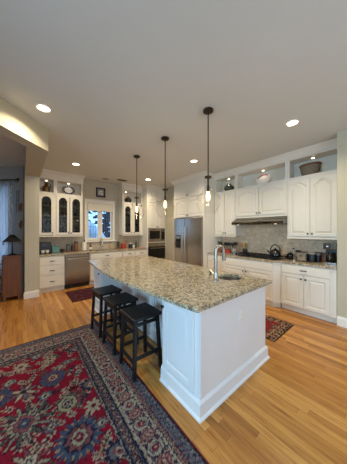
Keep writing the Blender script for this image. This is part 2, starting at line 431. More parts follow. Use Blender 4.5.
# kitchen window: casing, sill, sashes, panes, shade
w1 = bpy.data.objects.new('window_1', None); COL.objects.link(w1); w1.location = (0, 0, 0); struct(w1)
mb = MB().box(1.455, 1.53, 6.025, 6.049, 1.19, 2.45).box(2.31, 2.395, 6.025, 6.049, 1.19, 2.45).box(1.53, 2.31, 6.025, 6.049, 2.36, 2.45)
mb.box(1.44, 2.41, 6.018, 6.049, 2.45, 2.475)
struct(mb.build('window_frame', M['trimw'], w1, .004))
struct(B(1.43, 2.42, 5.985, 6.12, 1.15, 1.19).build('window_sill', M['trimw'], w1, .005))
def sash(x0, x1, tag_):
    mb = MB().box(x0, x0+.05, 6.08, 6.12, 1.22, 2.36).box(x1-.05, x1, 6.08, 6.12, 1.22, 2.36).box(x0+.05, x1-.05, 6.08, 6.12, 1.22, 1.275).box(x0+.05, x1-.05, 6.08, 6.12, 2.30, 2.36)
    s = struct(mb.build('window_sash', M['trimw'], w1, .004))
    struct(B(x0+.05, x1-.05, 6.098, 6.102, 1.275, 2.30).build('window_pane', M['winpane'], s))
    g = MB()
    for k in range(1, 4): xx = x0+.05+(x1-x0-.1)*k/4; g.box(xx-.004, xx+.004, 6.09, 6.097, 1.275, 2.30)
    for zz in (1.33, 1.39, 1.62, 1.95): g.box(x0+.05, x1-.05, 6.09, 6.097, zz-.004, zz+.004)
    struct(g.build('window_muntin', M['greyglass'], s))
sash(1.531, 1.90, 0); sash(1.945, 2.309, 1)
struct(B(1.90, 1.945, 6.07, 6.13, 1.22, 2.36).build('window_mullion', M['trimw'], w1))
sh = thing('window_shade', 'cream fabric roman shade drawn up at the top of the kitchen window', 'blind', (1.92, 6.05, 2.36))
mb = MB()
for k, (z0, z1, d) in enumerate(((-.10, -.005, .012), (-.17, -.10, .020), (-.235, -.17, .028))): mb.box(-.383, .383, -d-.006, .006, z0, z1)
mb.build('folded_fabric', M['shade'], sh, .006)
B(-.385, .385, -.036, .004, -.25, -.236).build('bottom_rail', M['shade'], sh, .004)

# ------------------------------------------------------------------ outdoors behind the kitchen window
mb = MB(); N = 26
vs = [[mb.bm.verts.new((-4+18*i/N, 6.5+16*j/N, -.6+.12*math.sin(i*1.3)*math.cos(j*.9)+.05*j)) for j in range(N+1)] for i in range(N+1)]
for i in range(N):
    for j in range(N): mb.bm.faces.new((vs[i][j], vs[i+1][j], vs[i+1][j+1], vs[i][j+1]))
mb.sm = True
tag(mb.build('snowy_ground', M['snow']), 'snow covered ground outside the kitchen window', 'ground', kind='structure')
mb = MB(); mb.ball((2.35, 9.0, .15), 1.0, .85, .7, 1.75, 24)
for v in mb.bm.verts: v.co += Vector((math.sin(v.co.z*7)*.05, 0, math.sin(v.co.x*9)*.05))
tag(mb.build('snowy_bush', M['snow']), 'snow laden rounded bush outside the left window sash', 'bush')
def conifer(x, y, h, r, lab):
    t = thing('conifer_tree', lab, 'tree', (x, y, -.35), random.random()*6, 'conifers outside the kitchen window')
    MB().cyl((0, 0, 0), (0, 0, h*.96), r*.10, .01, 8).build('trunk', M['bark'], t)
    f = MB(); n = int(h*2.6)
    for k in range(n):
        z = h*(.16+.84*k/n); rr = r*(1-.85*k/n); m = 9
        for i in range(m):
            a = 2*PI*i/m+k*.7; L = rr*random.uniform(.7, 1.1)
            p0 = Vector((0, 0, z)); d = Vector((math.cos(a), math.sin(a), 0)); w = Vector((-d.y, d.x, 0))*L*.2
            tip = p0+d*L+Vector((0, 0, -.35*L)); mid = p0+d*L*.55+Vector((0, 0, .02)); lo = p0+d*L*.5+Vector((0, 0, -.3*L))
            v = [f.bm.verts.new(q) for q in (p0, mid+w, tip, mid-w, lo)]
            for a_, b_, c in ((0, 1, 3), (1, 2, 3), (0, 4, 1), (0, 3, 4), (1, 4, 2), (3, 2, 4)): f.bm.faces.new((v[a_], v[b_], v[c]))
    f.build('needles', M['conifer'], t)
    return t
for x, y, h, r, lab in ((2.15, 12.6, 7, .75, 'dark conifer behind the snowy bush, left of the window mullion'), (3.55, 11.0, 6.5, .7, 'dark conifer seen in the middle of the right window sash'),
                   (4.35, 12.4, 8, .75, 'dark conifer seen at the right edge of the right window sash'), (3.45, 15.2, 9, 1.0, 'tall conifer farthest back beyond the window mullion'), (5.9, 15.4, 9, 1.1, 'tall conifer farthest right beyond the kitchen window')):
    conifer(x, y, h, r, lab)

# ------------------------------------------------------------------ cabinet parts (local frame: x along, y into the wall, z up)
def door_rings(x0, x1, z0, z1, rise, K=16, fr=.058, t=.02, glass=False, panel_out=.002):
    def ring(dx, arch, v):
        a, b_ = x0+dx, x1-dx; zb = z0+dx
        top = z1-dx
        pts = [(a, v, zb), (b_, v, zb)]
        for k in range(K+1):
            q = k/K; x = b_+(a-b_)*q
            if arch:
                tt = abs(2*q-1); s_ = (.5*(1+math.cos(PI*min(1, tt/.9))))**.65
                if glass: s_ = math.sqrt(max(0, 1-(tt/.86)**2))
                z = top-rise*(1-s_)
            else: z = top
            pts.append((x, v, z))
        return pts
    r = [ring(0, False, 0), ring(0, False, -t+.003), ring(.003, False, -t), ring(fr-.004, True, -t), ring(fr, True, -t+.014)]
    if glass: return r+[ring(fr, True, 0)]
    return r+[ring(fr+.012, True, -t+.015), ring(fr+.036, True, -t+panel_out)]
def door(name, parent, x0, x1, z0, z1, rise=.0, m=None, glass=False, knob=None, pull=None, fr=.058):
    mb = MB()
    if glass:
        rr = door_rings(x0, x1, z0, z1, rise, glass=True, fr=fr); mb.rings(rr+[rr[0]], cap0=False, cap1=False)
        bmesh.ops.remove_doubles(mb.bm, verts=mb.bm.verts, dist=1e-6)
    else: mb.rings(door_rings(x0, x1, z0, z1, rise, fr=fr))
    d = mb.build(name, m or M['cab'], parent, smooth=False)
    if glass:
        p = door_rings(x0+fr-.004, x1-fr+.004, z0+fr-.004, z1-fr+.004, rise, fr=.0, glass=True)
        MB().rings([[(q[0], -.009, q[2]) for q in p[3]], [(q[0], -.006, q[2]) for q in p[3]]]).build('glass_pane', M['pane'], d)
        c = MB(); a, b_ = x0+fr, x1-fr; zl, zh = z0+fr, z1-fr; w = b_-a
        def zt(x): 
            q = (x-a)/w; tt = abs(2*q-1); return zh-rise*(1-math.sqrt(max(0, 1-(tt/.86)**2)))
        for q in (.08, .92):
            c.bar((a+w*q, -.0115, zl), (a+w*q, -.0115, zt(a+w*q)), .003, .002)
        nz = 9; hz = (zh-rise-zl)/nz
        for k in range(nz):
            zc = zl+hz*(k+.5); 
            for i in range(2):
                cx = a+w*(.29+.42*i); rx = w*.21; rz_ = hz*.5
                c.tube([(cx+rx*math.cos(2*PI*j/14), -.0115, zc+rz_*math.sin(2*PI*j/14)) for j in range(15)], .0042, 4)
        c.tube([(a+w*.08+(w*.84)*j/12, -.0115, zt(a+w*(.08+.84*j/12))-.03) for j in range(13)], .0035, 4)
        c.build('lead_came', M['black'], d, smooth=False)
    if knob:
        kx, kz = knob
        MB().cyl((kx, -.02, kz), (kx, -.034, kz), .007, n=8).box(kx-.014, kx+.014, -.046, -.034, kz-.014, kz+.014).build('knob', M['black'], d, .003, smooth=False)
    if pull:
        px, pz, L = pull
        mb = MB().box(px-L/2, px+L/2, -.05, -.04, pz-.008, pz+.008)
        for sx in (-1, 1): mb.box(px+sx*(L/2-.012)-.006, px+sx*(L/2-.012)+.006, -.04, -.02, pz-.006, pz+.006)
        mb.build('pull', M['black'], d, .003)
    return d
def drawer(parent, x0, x1, z0, z1, m=None, pull=True):
    mb = MB(); t = .02
    q = lambda d, v: [(x0+d, v, z0+d), (x1-d, v, z0+d), (x1-d, v, z1-d), (x0+d, v, z1-d)]
    mb.rings([q(0, 0), q(0, -t+.004), q(.006, -t)])
    o = mb.build('drawer', m or M['cab'], parent)
    if pull:
        px, pz, L = (x0+x1)/2, (z0+z1)/2, .10
        mb = MB().box(px-L/2, px+L/2, -.05, -.04, pz-.008, pz+.008)
        for sx in (-1, 1): mb.box(px+sx*(L/2-.012)-.006, px+sx*(L/2-.012)+.006, -.04, -.02, pz-.006, pz+.006)
        mb.build('pull', M['black'], o, .003)
    return o
def upper(label, loc, rz, w, depth, zb, doors, dz, niche=(2.49, 2.82), ztop=2.95, glass=False, rise=.07, knobs=None, m=None, shelves=()):
    """doors: list of (x0,x1,knob_side)"""
    m = m or M['cab']
    t = thing('wall_cabinet', label, 'cabinet', loc, rz)
    T = .019; mb = MB()
    mb.box(0, T, 0, depth, zb, ztop).box(w-T, w, 0, depth, zb, ztop).box(T, w-T, depth-T, depth, zb, ztop)
    mb.box(T, w-T, 0, depth-T, zb, zb+T).box(T, w-T, 0, depth-T, niche[0]-.03, niche[0]).box(T, w-T, 0, depth-T, niche[1], ztop)
    # face frame stiles round the niche
    for a, b_ in ((T, .04), (w-.04, w-T)): mb.box(a, b_, 0, .02, niche[0], niche[1])
    if not glass: mb.box(T, w-T, .0, .02, zb+T, niche[0]-.03)
    else:
        xs = [.0]+[q for d in doors for q in d[:2]]+[w]
        for a, b_ in zip(xs[::2], xs[1::2]):
            if b_-a > .022: mb.box(max(a, T), min(b_, w-T), 0, .02, zb+T, niche[0]-.03)
        mb.box(T, w-T, 0, .02, dz[1]-.03, niche[0]-.03)
    mb.build('carcass', m, t)
    if shelves:
        for z in shelves: B(T+.001, w-T-.001, .03, depth-T-.001, z-.018, z).build('shelf', m, t)
    B(0, w, -.004, .014, zb-.03, zb-.001).build('light_rail', m, t)
    for x0, x1, k in doors:
        kx = x1-.028 if k > 0 else x0+.028
        door('door', t, x0, x1, dz[0], dz[1], rise, m, glass, knob=(kx, dz[0]+.05))
    return t
CROWN = [(0, 2.925), (.012, 2.925), (.016, 2.945), (.03, 2.965), (.05, 3.0), (.075, 3.025), (.085, 3.03), (.085, CH-.001), (0, CH-.001)]
# ---- window wall uppers
ZN = 2.49
upper('narrow cream wall cabinet with one leaded glass door, leftmost, beside the corner wall', (.30, 5.72, 0), 0, .37, .327, 1.37, [(.018, .335, 1)], (1.39, 2.43), ztop=3.04, glass=True, rise=.075, shelves=(1.64, 1.90, 2.15))
upper('wide cream wall cabinet with two leaded glass doors, left of the kitchen window', (.672, 5.72, 0), 0, .66, .327, 1.37, [(.02, .322, 1), (.336, .64, -1)], (1.39, 2.43), ztop=3.04, glass=True, rise=.075, shelves=(1.64, 1.90, 2.15))
upper('cream wall cabinet with two slim leaded glass doors, between kitchen window and ovens', (2.52, 5.72, 0), 0, .735, .327, 1.37, [(.03, .33, 1), (.37, .66, -1)], (1.39, 2.36), niche=(2.44, 2.81), ztop=3.04, glass=True, rise=.075, shelves=(1.64, 1.90, 2.12))
LOWC = [(0, 2.835), (.010, 2.835), (.012, 2.87), (.016, 2.955), (.03, 2.985), (.048, 3.01), (.055, 3.02), (.055, CH-.001), (0, CH-.001)]
sweep('trim_4', [(.30, 5.719), (1.333, 5.719), (1.333, 6.047)], LOWC, M['cab'])
sweep('trim_5', [(2.519, 6.047), (2.519, 5.719), (3.17, 5.719)], LOWC, M['cab'])
# ---- range wall uppers (rz -90: local x runs towards the camera)
RX = R(-90)
upper('cream wall cabinet with two arched doors and lit niche, between refrigerator and range hood', (4.17, 3.296, 0), RX, .655, .317, 1.37, [(.02, .322, 1), (.334, .635, -1)], (1.39, 2.48), niche=(2.55, 2.90))
upper('short cream wall cabinet with two arched doors, directly above the range hood', (4.17, 2.639, 0), RX, 1.166, .317, 1.83, [(.02, .577, 1), (.589, 1.146, -1)], (1.85, 2.48), niche=(2.55, 2.90))
upper('cream wall cabinet with two tall arched doors, right of the range hood', (4.17, 1.471, 0), RX, .812, .317, 1.37, [(.02, .382, 1), (.394, .77, -1)], (1.39, 2.48), niche=(2.55, 2.90))
# ---- refrigerator enclosure
FX, FY, FWD = 3.72, 4.56, 1.256
t = thing('refrigerator_cabinet', 'tall cream cabinet surround with four doors above the steel refrigerator', 'cabinet', (FX, FY, 0), RX)
MB().box(0, .06, 0, .767, 0, 2.95).box(FWD-.03, FWD, 0, .767, 0, 2.95).box(.06, FWD-.03, 0, .767, 1.88, 2.95).build('carcass', M['cab'], t)
m_ = .06+(FWD-.09)/2
for z0, z1, r in ((1.90, 2.43, .06), (2.47, 2.92, 0)):
    door('door', t, .075, m_-.006, z0, z1, r, knob=(m_-.03, z0+.05)); door('door', t, m_+.006, FWD-.045, z0, z1, r, knob=(m_+.03, z0+.05))
sweep('trim_6', [(4.06, FY+.001), (FX-.001, FY+.001), (FX-.001, FY-FWD-.001), (4.168, FY-FWD-.001), (4.168, .656)], CROWN, M['cab'])
fr = thing('refrigerator', 'stainless steel side by side refrigerator with ice dispenser in left door', 'refrigerator', (FX, FY-.065, 0), RX)
FW = FWD-.10; fs = .50
B(0, FW, .02, .70, .012, 1.865).build('body', M['blackplastic'], fr)
B(.004, FW*.42-.003, -.045, .018, .10, 1.86).build('freezer_door', M['steel'], fr, .008)
B(FW*.42+.003, FW-.004, -.045, .018, .10, 1.86).build('fridge_door', M['steel'], fr, .008)
for sx in (-.055, .055):
    x = FW*.42+sx
    mb = MB().cyl((x, -.095, .55), (x, -.095, 1.62), .014, n=12)
    for z in (.6, 1.57): mb.cyl((x, -.095, z), (x, -.046, z), .009, n=8)
    mb.build('door_handle', M['nickel'], fr)
d = MB().box(.10, .30, -.052, -.046, .98, 1.36).build('ice_dispenser', M['blackgloss'], fr, .004)
B(.13, .27, -.056, -.0525, 1.02, 1.17).build('dispenser_recess', M['black'], d); B(.12, .28, -.055, -.0525, 1.26, 1.33).build('control_panel', M['steel'], d)
B(.02, FW-.02, .0, .02, .012, .09).build('toe_grille', M['blackplastic'], fr)
# ---- oven tower
OW = .79
t = thing('oven_cabinet', 'tall cream cabinet holding microwave and wall oven at the back corner', 'cabinet', (3.262, 5.43, 0), 0)
mb = MB().box(0, .04, 0, .6, 0, 2.95).box(OW-.04, OW, 0, .6, 0, 2.95).box(.04, OW-.04, .0, .6, 1.58, 2.95).box(.04, OW-.04, .0, .6, 1.085, 1.115).box(.04, OW-.04, 0, .6, .1, .46).box(.04, OW-.04, .58, .6, .46, 1.58)
mb.box(.04, OW-.04, .06, .58, 0, .1); mb.build('carcass', M['cab'], t)
for z0, z1, r in ((1.60, 2.43, .08), (2.47, 2.92, 0)):
    door('door', t, .04, OW/2-.006, z0, z1, r, knob=(OW/2-.03, z0+.05)); door('door', t, OW/2+.006, OW-.04, z0, z1, r, knob=(OW/2+.03, z0+.05))
drawer(t, .04, OW-.04, .12, .44)
sweep('trim_7', [(3.262, 5.719), (3.262, 5.429), (4.06, 5.429)], CROWN, M['cab'])
mw = thing('microwave', 'built in stainless microwave with dark window, above the wall oven', 'microwave', (3.305, 5.43, 1.118))
B(.0, .70, .0, .40, 0, .458).build('body', M['steel'], mw)
dd = B(.015, .53, -.02, -.001, .06, .42).build('door', M['steel'], mw, .004); B(.05, .47, -.023, -.0205, .10, .38).build('window_glass', M['blackgloss'], dd)
pp = B(.54, .685, -.02, -.001, .06, .42).build('control_panel', M['blackgloss'], mw, .003); B(.56, .665, -.022, -.0205, .34, .39).build('display', M['greyglass'], pp)
B(.0, .70, -.018, -.001, .0, .05).build('vent_trim', M['steel'], mw, .004)
ov = thing('wall_oven', 'built in wall oven with black glass door, below the microwave', 'oven', (3.305, 5.43, .462))
B(0, .70, 0, .5, 0, .618).build('body', M['steel'], ov)
B(.0, .70, -.02, -.001, .50, .618).build('control_panel', M['steel'], ov, .003)
dd = B(.0, .70, -.03, -.001, .01, .49).build('door', M['blackgloss'], ov, .006); B(.0, .70, -.032, -.0305, .01, .07).build('door_trim', M['steel'], dd)
mb = MB().cyl((.05, -.07, .44), (.65, -.07, .44), .013, n=12)
for x in (.08, .62): mb.cyl((x, -.07, .44), (x, -.031, .44), .009, n=8)
mb.build('door_handle', M['nickel'], ov)

# ------------------------------------------------------------------ base cabinets
def base_unit(label, loc, rz, w, depth, zt=.878, toe=True, m=None):
    t = thing('base_cabinet', label, 'cabinet', loc, rz)
    c = MB().box(0, w, 0, depth, .10, zt)
    if 'sink' in label: c.bm.clear(); c.box(0, w, 0, .02, .10, zt).box(0, .02, .02, depth, .10, zt).box(w-.02, w, .02, depth, .10, zt).box(.02, w-.02, .02, depth, .10, .12).box(.02, w-.02, depth-.02, depth, .12, zt)
    c.build('carcass', m or M['cab'], t)
    B(0, w, .0 if not toe else .05, depth, 0, .099).build('toe_kick', m or M['cab'], t)
    return t
t = base_unit('cream base cabinet with three drawers, left of the dishwasher', (.301, 5.43, 0), 0, .535, .618)
for z0, z1 in ((.12, .40), (.41, .64), (.65, .86)): drawer(t, .015, .52, z0, z1)
dw = thing('dishwasher', 'stainless steel dishwasher under the left kitchen counter', 'dishwasher', (.84, 5.43, 0))
B(0, .60, 0, .58, .10, .876).build('body', M['blackplastic'], dw)
B(.004, .596, -.025, -.001, .12, .80).build('door', M['steel'], dw, .006); B(.004, .596, -.025, -.001, .805, .872).build('control_strip', M['steel'], dw, .004)
mb = MB().cyl((.06, -.065, .77), (.54, -.065, .77), .012, n=12)
for x in (.09, .51): mb.cyl((x, -.065, .77), (x, -.026, .77), .008, n=8)
mb.build('door_handle', M['nickel'], dw); B(0.005, .595, .03, .5, .001, .098).build('toe_panel', M['blackplastic'], dw)
t = base_unit('cream sink base cabinet with wide false drawer under the kitchen window', (1.444, 5.43, 0), 0, .945, .618)
drawer(t, .015, .93, .70, .86); door('door', t, .015, .47, .12, .69, knob=(.44, .62)); door('door', t, .476, .93, .12, .69, knob=(.506, .62))
t = base_unit('cream base cabinet with one drawer, second unit left of the ovens', (2.391, 5.43, 0), 0, .434, .618)
drawer(t, .012, .422, .70, .86); door('door', t, .012, .422, .12, .69, knob=(.05, .62))
t = base_unit('cream base cabinet with one drawer, beside the ovens', (2.827, 5.43, 0), 0, .432, .618)
drawer(t, .012, .42, .70, .86); door('door', t, .012, .42, .12, .69, knob=(.38, .62))
# range wall bases
t = base_unit('cream base cabinet with drawers, between refrigerator and cooktop', (3.87, 3.298, 0), RX, .55, .625)
drawer(t, .012, .538, .70, .86); drawer(t, .012, .538, .42, .69); drawer(t, .012, .538, .12, .41)
t = thing('base_cabinet', 'cream bumped out base cabinet with angled end under the cooktop', 'cabinet', (3.78, 2.746, 0), RX)
cw = 1.16
MB().prism([(0, 0), (cw, 0), (cw+.104, .09), (cw+.104, .715), (0, .715)], .10, .878).build('carcass', M['cab'], t)
MB().prism([(0, .05), (cw-.02, .05), (cw+.084, .14), (cw+.084, .715), (0, .715)], 0, .099).build('toe_kick', M['cab'], t)
drawer(t, .015, cw-.015, .70, .86, pull=False)
door('door', t, .015, .575, .12, .69, knob=(.545, .62)); door('door', t, .585, cw-.015, .12, .69, knob=(.615, .62))
t = base_unit('cream base cabinet with one drawer over two raised panel doors, under the coffee maker', (3.87, 1.480, 0), RX, .822, .625)
drawer(t, .02, .74, .71, .86); door('door', t, .02, .374, .12, .695, knob=(.347, .635)); door('door', t, .386, .74, .12, .695, knob=(.413, .635))

# ------------------------------------------------------------------ counter tops
def slab(name, outer, holes, z0, z1, m, label, cat='countertop'):
    bm = bmesh.new(); ed = []
    for loop in [outer]+holes:
        v = [bm.verts.new((x, y, z1)) for x, y in loop]
        for i in range(len(v)): ed.append(bm.edges.new((v[i], v[(i+1) % len(v)])))
    bmesh.ops.triangle_fill(bm, use_beauty=True, use_dissolve=False, edges=ed)
    r = bmesh.ops.extrude_face_region(bm, geom=list(bm.faces))
    for v in [g for g in r['geom'] if isinstance(g, bmesh.types.BMVert)]: v.co.z = z0
    mb = MB(); mb.bm.free(); mb.bm = bm
    return tag(mb.build(name, m, None, .004, smooth=False), label, cat)
def oval(cx, cy, rx, ry, n=28, p=2.0):
    o = []
    for i in range(n):
        a = 2*PI*i/n; c_, s_ = math.cos(a), math.sin(a)
        o.append((cx+rx*math.copysign(abs(c_)**(2/p), c_), cy+ry*math.copysign(abs(s_)**(2/p), s_)))
    return o
slab('countertop', [(.302, 5.40), (3.258, 5.40), (3.258, 6.034), (.302, 6.034)], [oval(1.92, 5.72, .34, .20, 28, 5)], .880, .915, M['granite'], 'beige granite countertop along the window wall with undermount sink')
slab('countertop', [(3.84, 3.296), (3.84, 2.78), (3.75, 2.76), (3.75, 1.575), (3.84, 1.475), (3.84, .656), (4.486, .656), (4.486, 3.296)], [], .880, .915, M['granite'], 'beige granite countertop along the range wall carrying the cooktop')

# ------------------------------------------------------------------ island
isl = thing('kitchen_island', 'white kitchen island cabinet with raised panel door and tall base moulding', 'island', (0, 0, 0))
IX0, IX1, IY0, IY1 = 1.10, 2.225, 1.02, 3.80
ip = [(IX0, IY0), (IX1, IY0), (IX1, IY1), (IX0, IY1), (IX0, 3.36), (1.42, 3.36), (1.42, 1.53), (IX0, 1.53)]
MB().rings([[(x, y, z) for x, y in ip] for z in (0, .879)], cap1=False).build('carcass', M['island'], isl)
def islpart(loc, rz):
    e = bpy.data.objects.new('e', None); return e
def shift_mesh(o, loc, rz):
    mtx = Matrix.Translation(loc) @ Matrix.Rotation(rz, 4, 'Z')
    for q in [o]+kids(o): q.data.transform(mtx)
d = door('door', isl, .03, .455, .165, .86, 0, M['island'], knob=(.045, .75)); shift_mesh(d, (IX0-.001, 1.53, 0), RX)
d = door('door', isl, .03, .41, .165, .86, 0, M['island'], knob=(.36, .72)); shift_mesh(d, (IX0-.001, IY1, 0), RX)
# panels of the recessed back behind the stools
for k in range(3):
    d = door('back_panel', isl, .02+.60*k, .60+.60*k, .17, .86, 0, M['island'], fr=.07); shift_mesh(d, (1.419, 3.35, 0), RX)
PL = [(0, 0), (.036, 0), (.034, .012), (.022, .024), (.020, .118), (.012, .132), (.004, .142), (0, .142)]
pl = sweep('base_moulding', [(IX0-.001, 1.53), (IX0-.001, IY0-.001), (IX1+.001, IY0-.001), (IX1+.001, IY1+.001), (IX0-.001, IY1+.001), (IX0-.001, 3.36), (1.419, 3.36), (1.419, 1.53), (IX0-.001, 1.531)], PL, M['island'], 1, kind=False)
pl.parent = isl
# end panel trim strip and outlet
MB().box(IX0, IX0+.035, IY0-.006, IY0-.0005, .143, .878).build('corner_stile', M['island'], isl, .002)
o = B(1.665, 1.735, IY0-.007, IY0-.0005, .60, .715).build('outlet', M['white'], isl, .003, label='white electrical outlet')
MB().box(1.682, 1.718, IY0-.010, IY0-.0075, .665, .697).box(1.682, 1.718, IY0-.010, IY0-.0075, .618, .650).build('receptacle', M['trimw'], o)
top = [(1.005, .955), (2.255, .955), (2.255, 3.86), (1.0, 3.86)]
for k in range(1, 16):
    q = k/16; y = 3.86+(0.955-3.86)*q
    x = 1.0-.115*math.sin(PI*q)**1.0; top.append((x, y))
slab('countertop', top, [oval(2.015, 1.36, .17, .14, 28)], .880, .915, M['granite'], 'large beige granite island countertop with bowed edge over the stools')
sk = MB(); n = 28; rr = []
for f, z in ((1.10, .879), (1.0, .878), (.97, .82), (.85, .75), (.5, .725), (.1, .722)):
    rr.append([(x, y, z) for x, y in oval(2.015, 1.36, .172*f, .142*f, n)])
sk.sm = True; sk.rings(rr, cap0=False)
# keep the bowl inside an opening of the island: thin shell bowl
s_ = tag(sk.build('prep_sink', M['steel'], None), 'oval stainless prep sink set in the island countertop', 'sink')
md = s_.modifiers.new('solid', 'SOLIDIFY'); md.thickness = .002
def faucet(loc, rz, h, reach, r, label, m):
    f = thing('faucet', label, 'faucet', loc, rz)
    MB().lathe([(r*2.0, 0), (r*2.0, .012), (r*1.5, .02), (r*1.5, .09), (r*1.2, .10)], n=16).build('base', m, f)
    pts = [(0, 0, .09), (0, 0, h-reach/2)]+[(reach/2-reach/2*math.cos(PI*k/10), 0, h-reach/2+reach/2*math.sin(PI*k/10)) for k in range(1, 11)]+[(reach+.004, 0, h-reach/2-.03)]
    MB().tube(pts, r*1.05, 12).build('spout', m, f)
    MB().cyl((reach+.004, 0, h-reach/2-.03), (reach+.010, 0, h-reach/2-.12), r*1.35, r*1.2, 12).build('spray_head', m, f)
    MB().cyl((0, r*1.4, .06), (0, r*1.4+.02, .06), .010, n=10).bar((0, r*1.4+.015, .06), (-.02, r*1.4+.075, .10), .006).build('lever', m, f)
    return f
faucet((1.755, 1.375, .916), R(-18), .395, .105, .0175, 'tall brushed nickel gooseneck faucet on the island beside the prep sink', M['nickel'])
tag(at(MB().lathe([(.018, 0), (.018, .006), (.009, .010), (.009, .035), (.016, .038), (.016, .052), (.01, .056)], n=14).build('soap_dispenser', M['black']), (1.93, 1.60, .916)), 'small black soap pump on the island behind the faucet', 'dispenser')

# ------------------------------------------------------------------ range hood, cooktop
hd = thing('range_hood', 'stainless steel under cabinet range hood above the cooktop', 'range hood', (4.0, 2.637, 1.64), RX)
hw = 1.162
# local y: wall at .486
MB().rings([[(0, -.03, 0), (0, .484, 0), (0, .484, .155), (0, .17, .155), (0, -.03, .055)], [(hw, -.03, 0), (hw, .484, 0), (hw, .484, .155), (hw, .17, .155), (hw, -.03, .055)]]).build('canopy', M['steel_h'], hd, .003)
B(.76, .93, -.034, -.0305, .012, .04).build('control_panel', M['blackgloss'], hd)
MB().box(.06, .55, .03, .44, -.006, -.001).box(.61, 1.10, .03, .44, -.006, -.001).build('grease_filter', M['steel_h'], hd)
mb = MB()
for x in (.15, 1.0): mb.cyl((x, .015, -.001), (x, .015, -.006), .022, n=12)
mb.build('hood_glow', M['hoodglow'], hd)  # added glowing discs, stand in for reflections on the hood front
ck = thing('cooktop', 'black gas cooktop with cast iron grates set in the range counter', 'cooktop', (3.84, 2.53, .916), RX)
B(0, 1.0, .02, .52, 0, .012).build('glass_base', M['blackgloss'], ck, .004)
for k in range(3):
    x0 = .03+.32*k; mb = MB()
    for x in (x0, x0+.143, x0+.286): mb.box(x, x+.014, .10, .51, .036, .05)
    for y in (.10, .23, .37, .496): mb.box(x0, x0+.30, y, y+.014, .036, .05)
    for x in (x0, x0+.286):
        for y in (.10, .496): mb.box(x, x+.014, y, y+.014, .0125, .036)
    mb.build('grate', M['black'], ck)
    for y in (.20, .42):
        MB().lathe([(.05, .0125), (.05, .02), (.03, .026), (.03, .032)], (x0+.15, y, 0), 14).build('burner', M['black'], ck)
for k in range(5):
    MB().lathe([(.02, .0125), (.018, .03), (.012, .033)], ((.15+.16*k), .055, 0), 12).build('control_knob', M['blackplastic'], ck)

# ------------------------------------------------------------------ stools
def make_stool():
    t = thing('bar_stool', '', 'stool')
    H = .61; L = .17
    mb = MB(); n = 8; rr = []
    for i in range(n+1):
        x = -L+2*L*i/n; dz = .004*(x/L)**2-.004
        rr.append([(x, -.175, H-.034+dz*.4), (x, .175, H-.034+dz*.4), (x, .175, H+dz), (x, -.175, H+dz)])
    mb.rings(rr); mb.build('seat', M['stool'], t, .006)
    for sx in (-1, 1):
        for sy in (-1, 1):
            z0 = .0065 if sx < 0 else .0005
            MB().bar((sx*.158, sy*.162, z0), (sx*.132, sy*.138, H-.042), .0175).build('leg', M['stool'], t, .003)
    lx = lambda z: .158-.026*z/.57; ly = lambda z: .162-.024*z/.57
    for sy in (-1, 1):
        for z, nm in ((.20, 'footrest'), (.53, 'apron')):
            MB().bar((-lx(z)+.0175, sy*ly(z), z), (lx(z)-.0175, sy*ly(z), z), .011, .016).build(nm, M['stool'], t, .002)
    for sx in (-1, 1):
        for z, nm in ((.13 if sx > 0 else .16, 'footrest'), (.53, 'apron')):
            MB().bar((sx*lx(z), -ly(z)+.0175, z), (sx*lx(z), ly(z)-.0175, z), .011, .016).build(nm, M['stool'], t, .002)
    return t
proto = make_stool()
for i, (x, y, rz, lab) in enumerate(((1.02, 1.84, 0, 'black wooden bar stool nearest the camera, beside the island door'),
                                     (1.005, 2.35, R(3), 'black wooden bar stool in the middle of the row of three'),
                                     (.99, 2.83, R(4), 'black wooden bar stool farthest along the island, toward the dishwasher'))):
    s = proto if i == 0 else copy_tree(proto)
    s.location = (x, y, 0); s.rotation_euler = (0, 0, rz); s['label'] = lab; s['group'] = 'bar stools along the island'

# ------------------------------------------------------------------ rugs (pattern woven as vertex colours)
def rug(name, x0, x1, y0, y1, z, fn, label, step):
    nx = int((x1-x0)/step)+1; ny = int((y1-y0)/step)+1
    xs = np.linspace(x0, x1, nx); ys = np.linspace(y0, y1, ny)
    XX, YY = np.meshgrid(xs, ys)
    q = np.random.default_rng(11); jx = q.normal(0, 1, XX.shape); jy = q.normal(0, 1, XX.shape)
    sm = lambda a: (a+np.roll(a, 1, 0)+np.roll(a, 1, 1)+np.roll(a, (1, 1), (0, 1)))/2
    col = fn(XX+.0035*sm(jx), YY+.0035*sm(jy))
    col = col*(1+.13*sm(q.normal(0, 1, XX.shape)))[..., None].clip(.55, 1.5)
    v = np.stack([XX.ravel(), YY.ravel(), np.full(XX.size, z)], 1)
    i = np.arange(nx*ny).reshape(ny, nx)
    f = np.stack([i[:-1, :-1], i[:-1, 1:], i[1:, 1:], i[1:, :-1]], -1).reshape(-1, 4)
    # skirt down to the floor
    loop = np.concatenate([i[0, :], i[1:, -1], i[-1, -2::-1], i[-2:0:-1, 0]])
    lo = v[loop].copy(); lo[:, 2] = .001
    base = len(v); v = np.concatenate([v, lo]); k = np.arange(len(loop)); k2 = (k+1) % len(loop)
    sk = np.stack([loop[k2], loop[k], base+k, base+k2], 1)
    c = np.concatenate([col.reshape(-1, 3), col.reshape(-1, 3)[loop]])
    me = bpy.data.meshes.new(name); me.from_pydata(v.tolist(), [], f.tolist()+sk.tolist()); me.update()
    a = me.color_attributes.new('Col', 'FLOAT_COLOR', 'POINT')
    a.data.foreach_set('color', np.concatenate([c, np.ones((len(c), 1))], 1).astype(np.float32).ravel())
    me.materials.append(M['rug']); o = bpy.data.objects.new(name, me); COL.objects.link(o)
    return tag(o, label, 'rug')
def C3(r, g, b): return np.array(lin(r, g, b)[:3])
K_ = .78
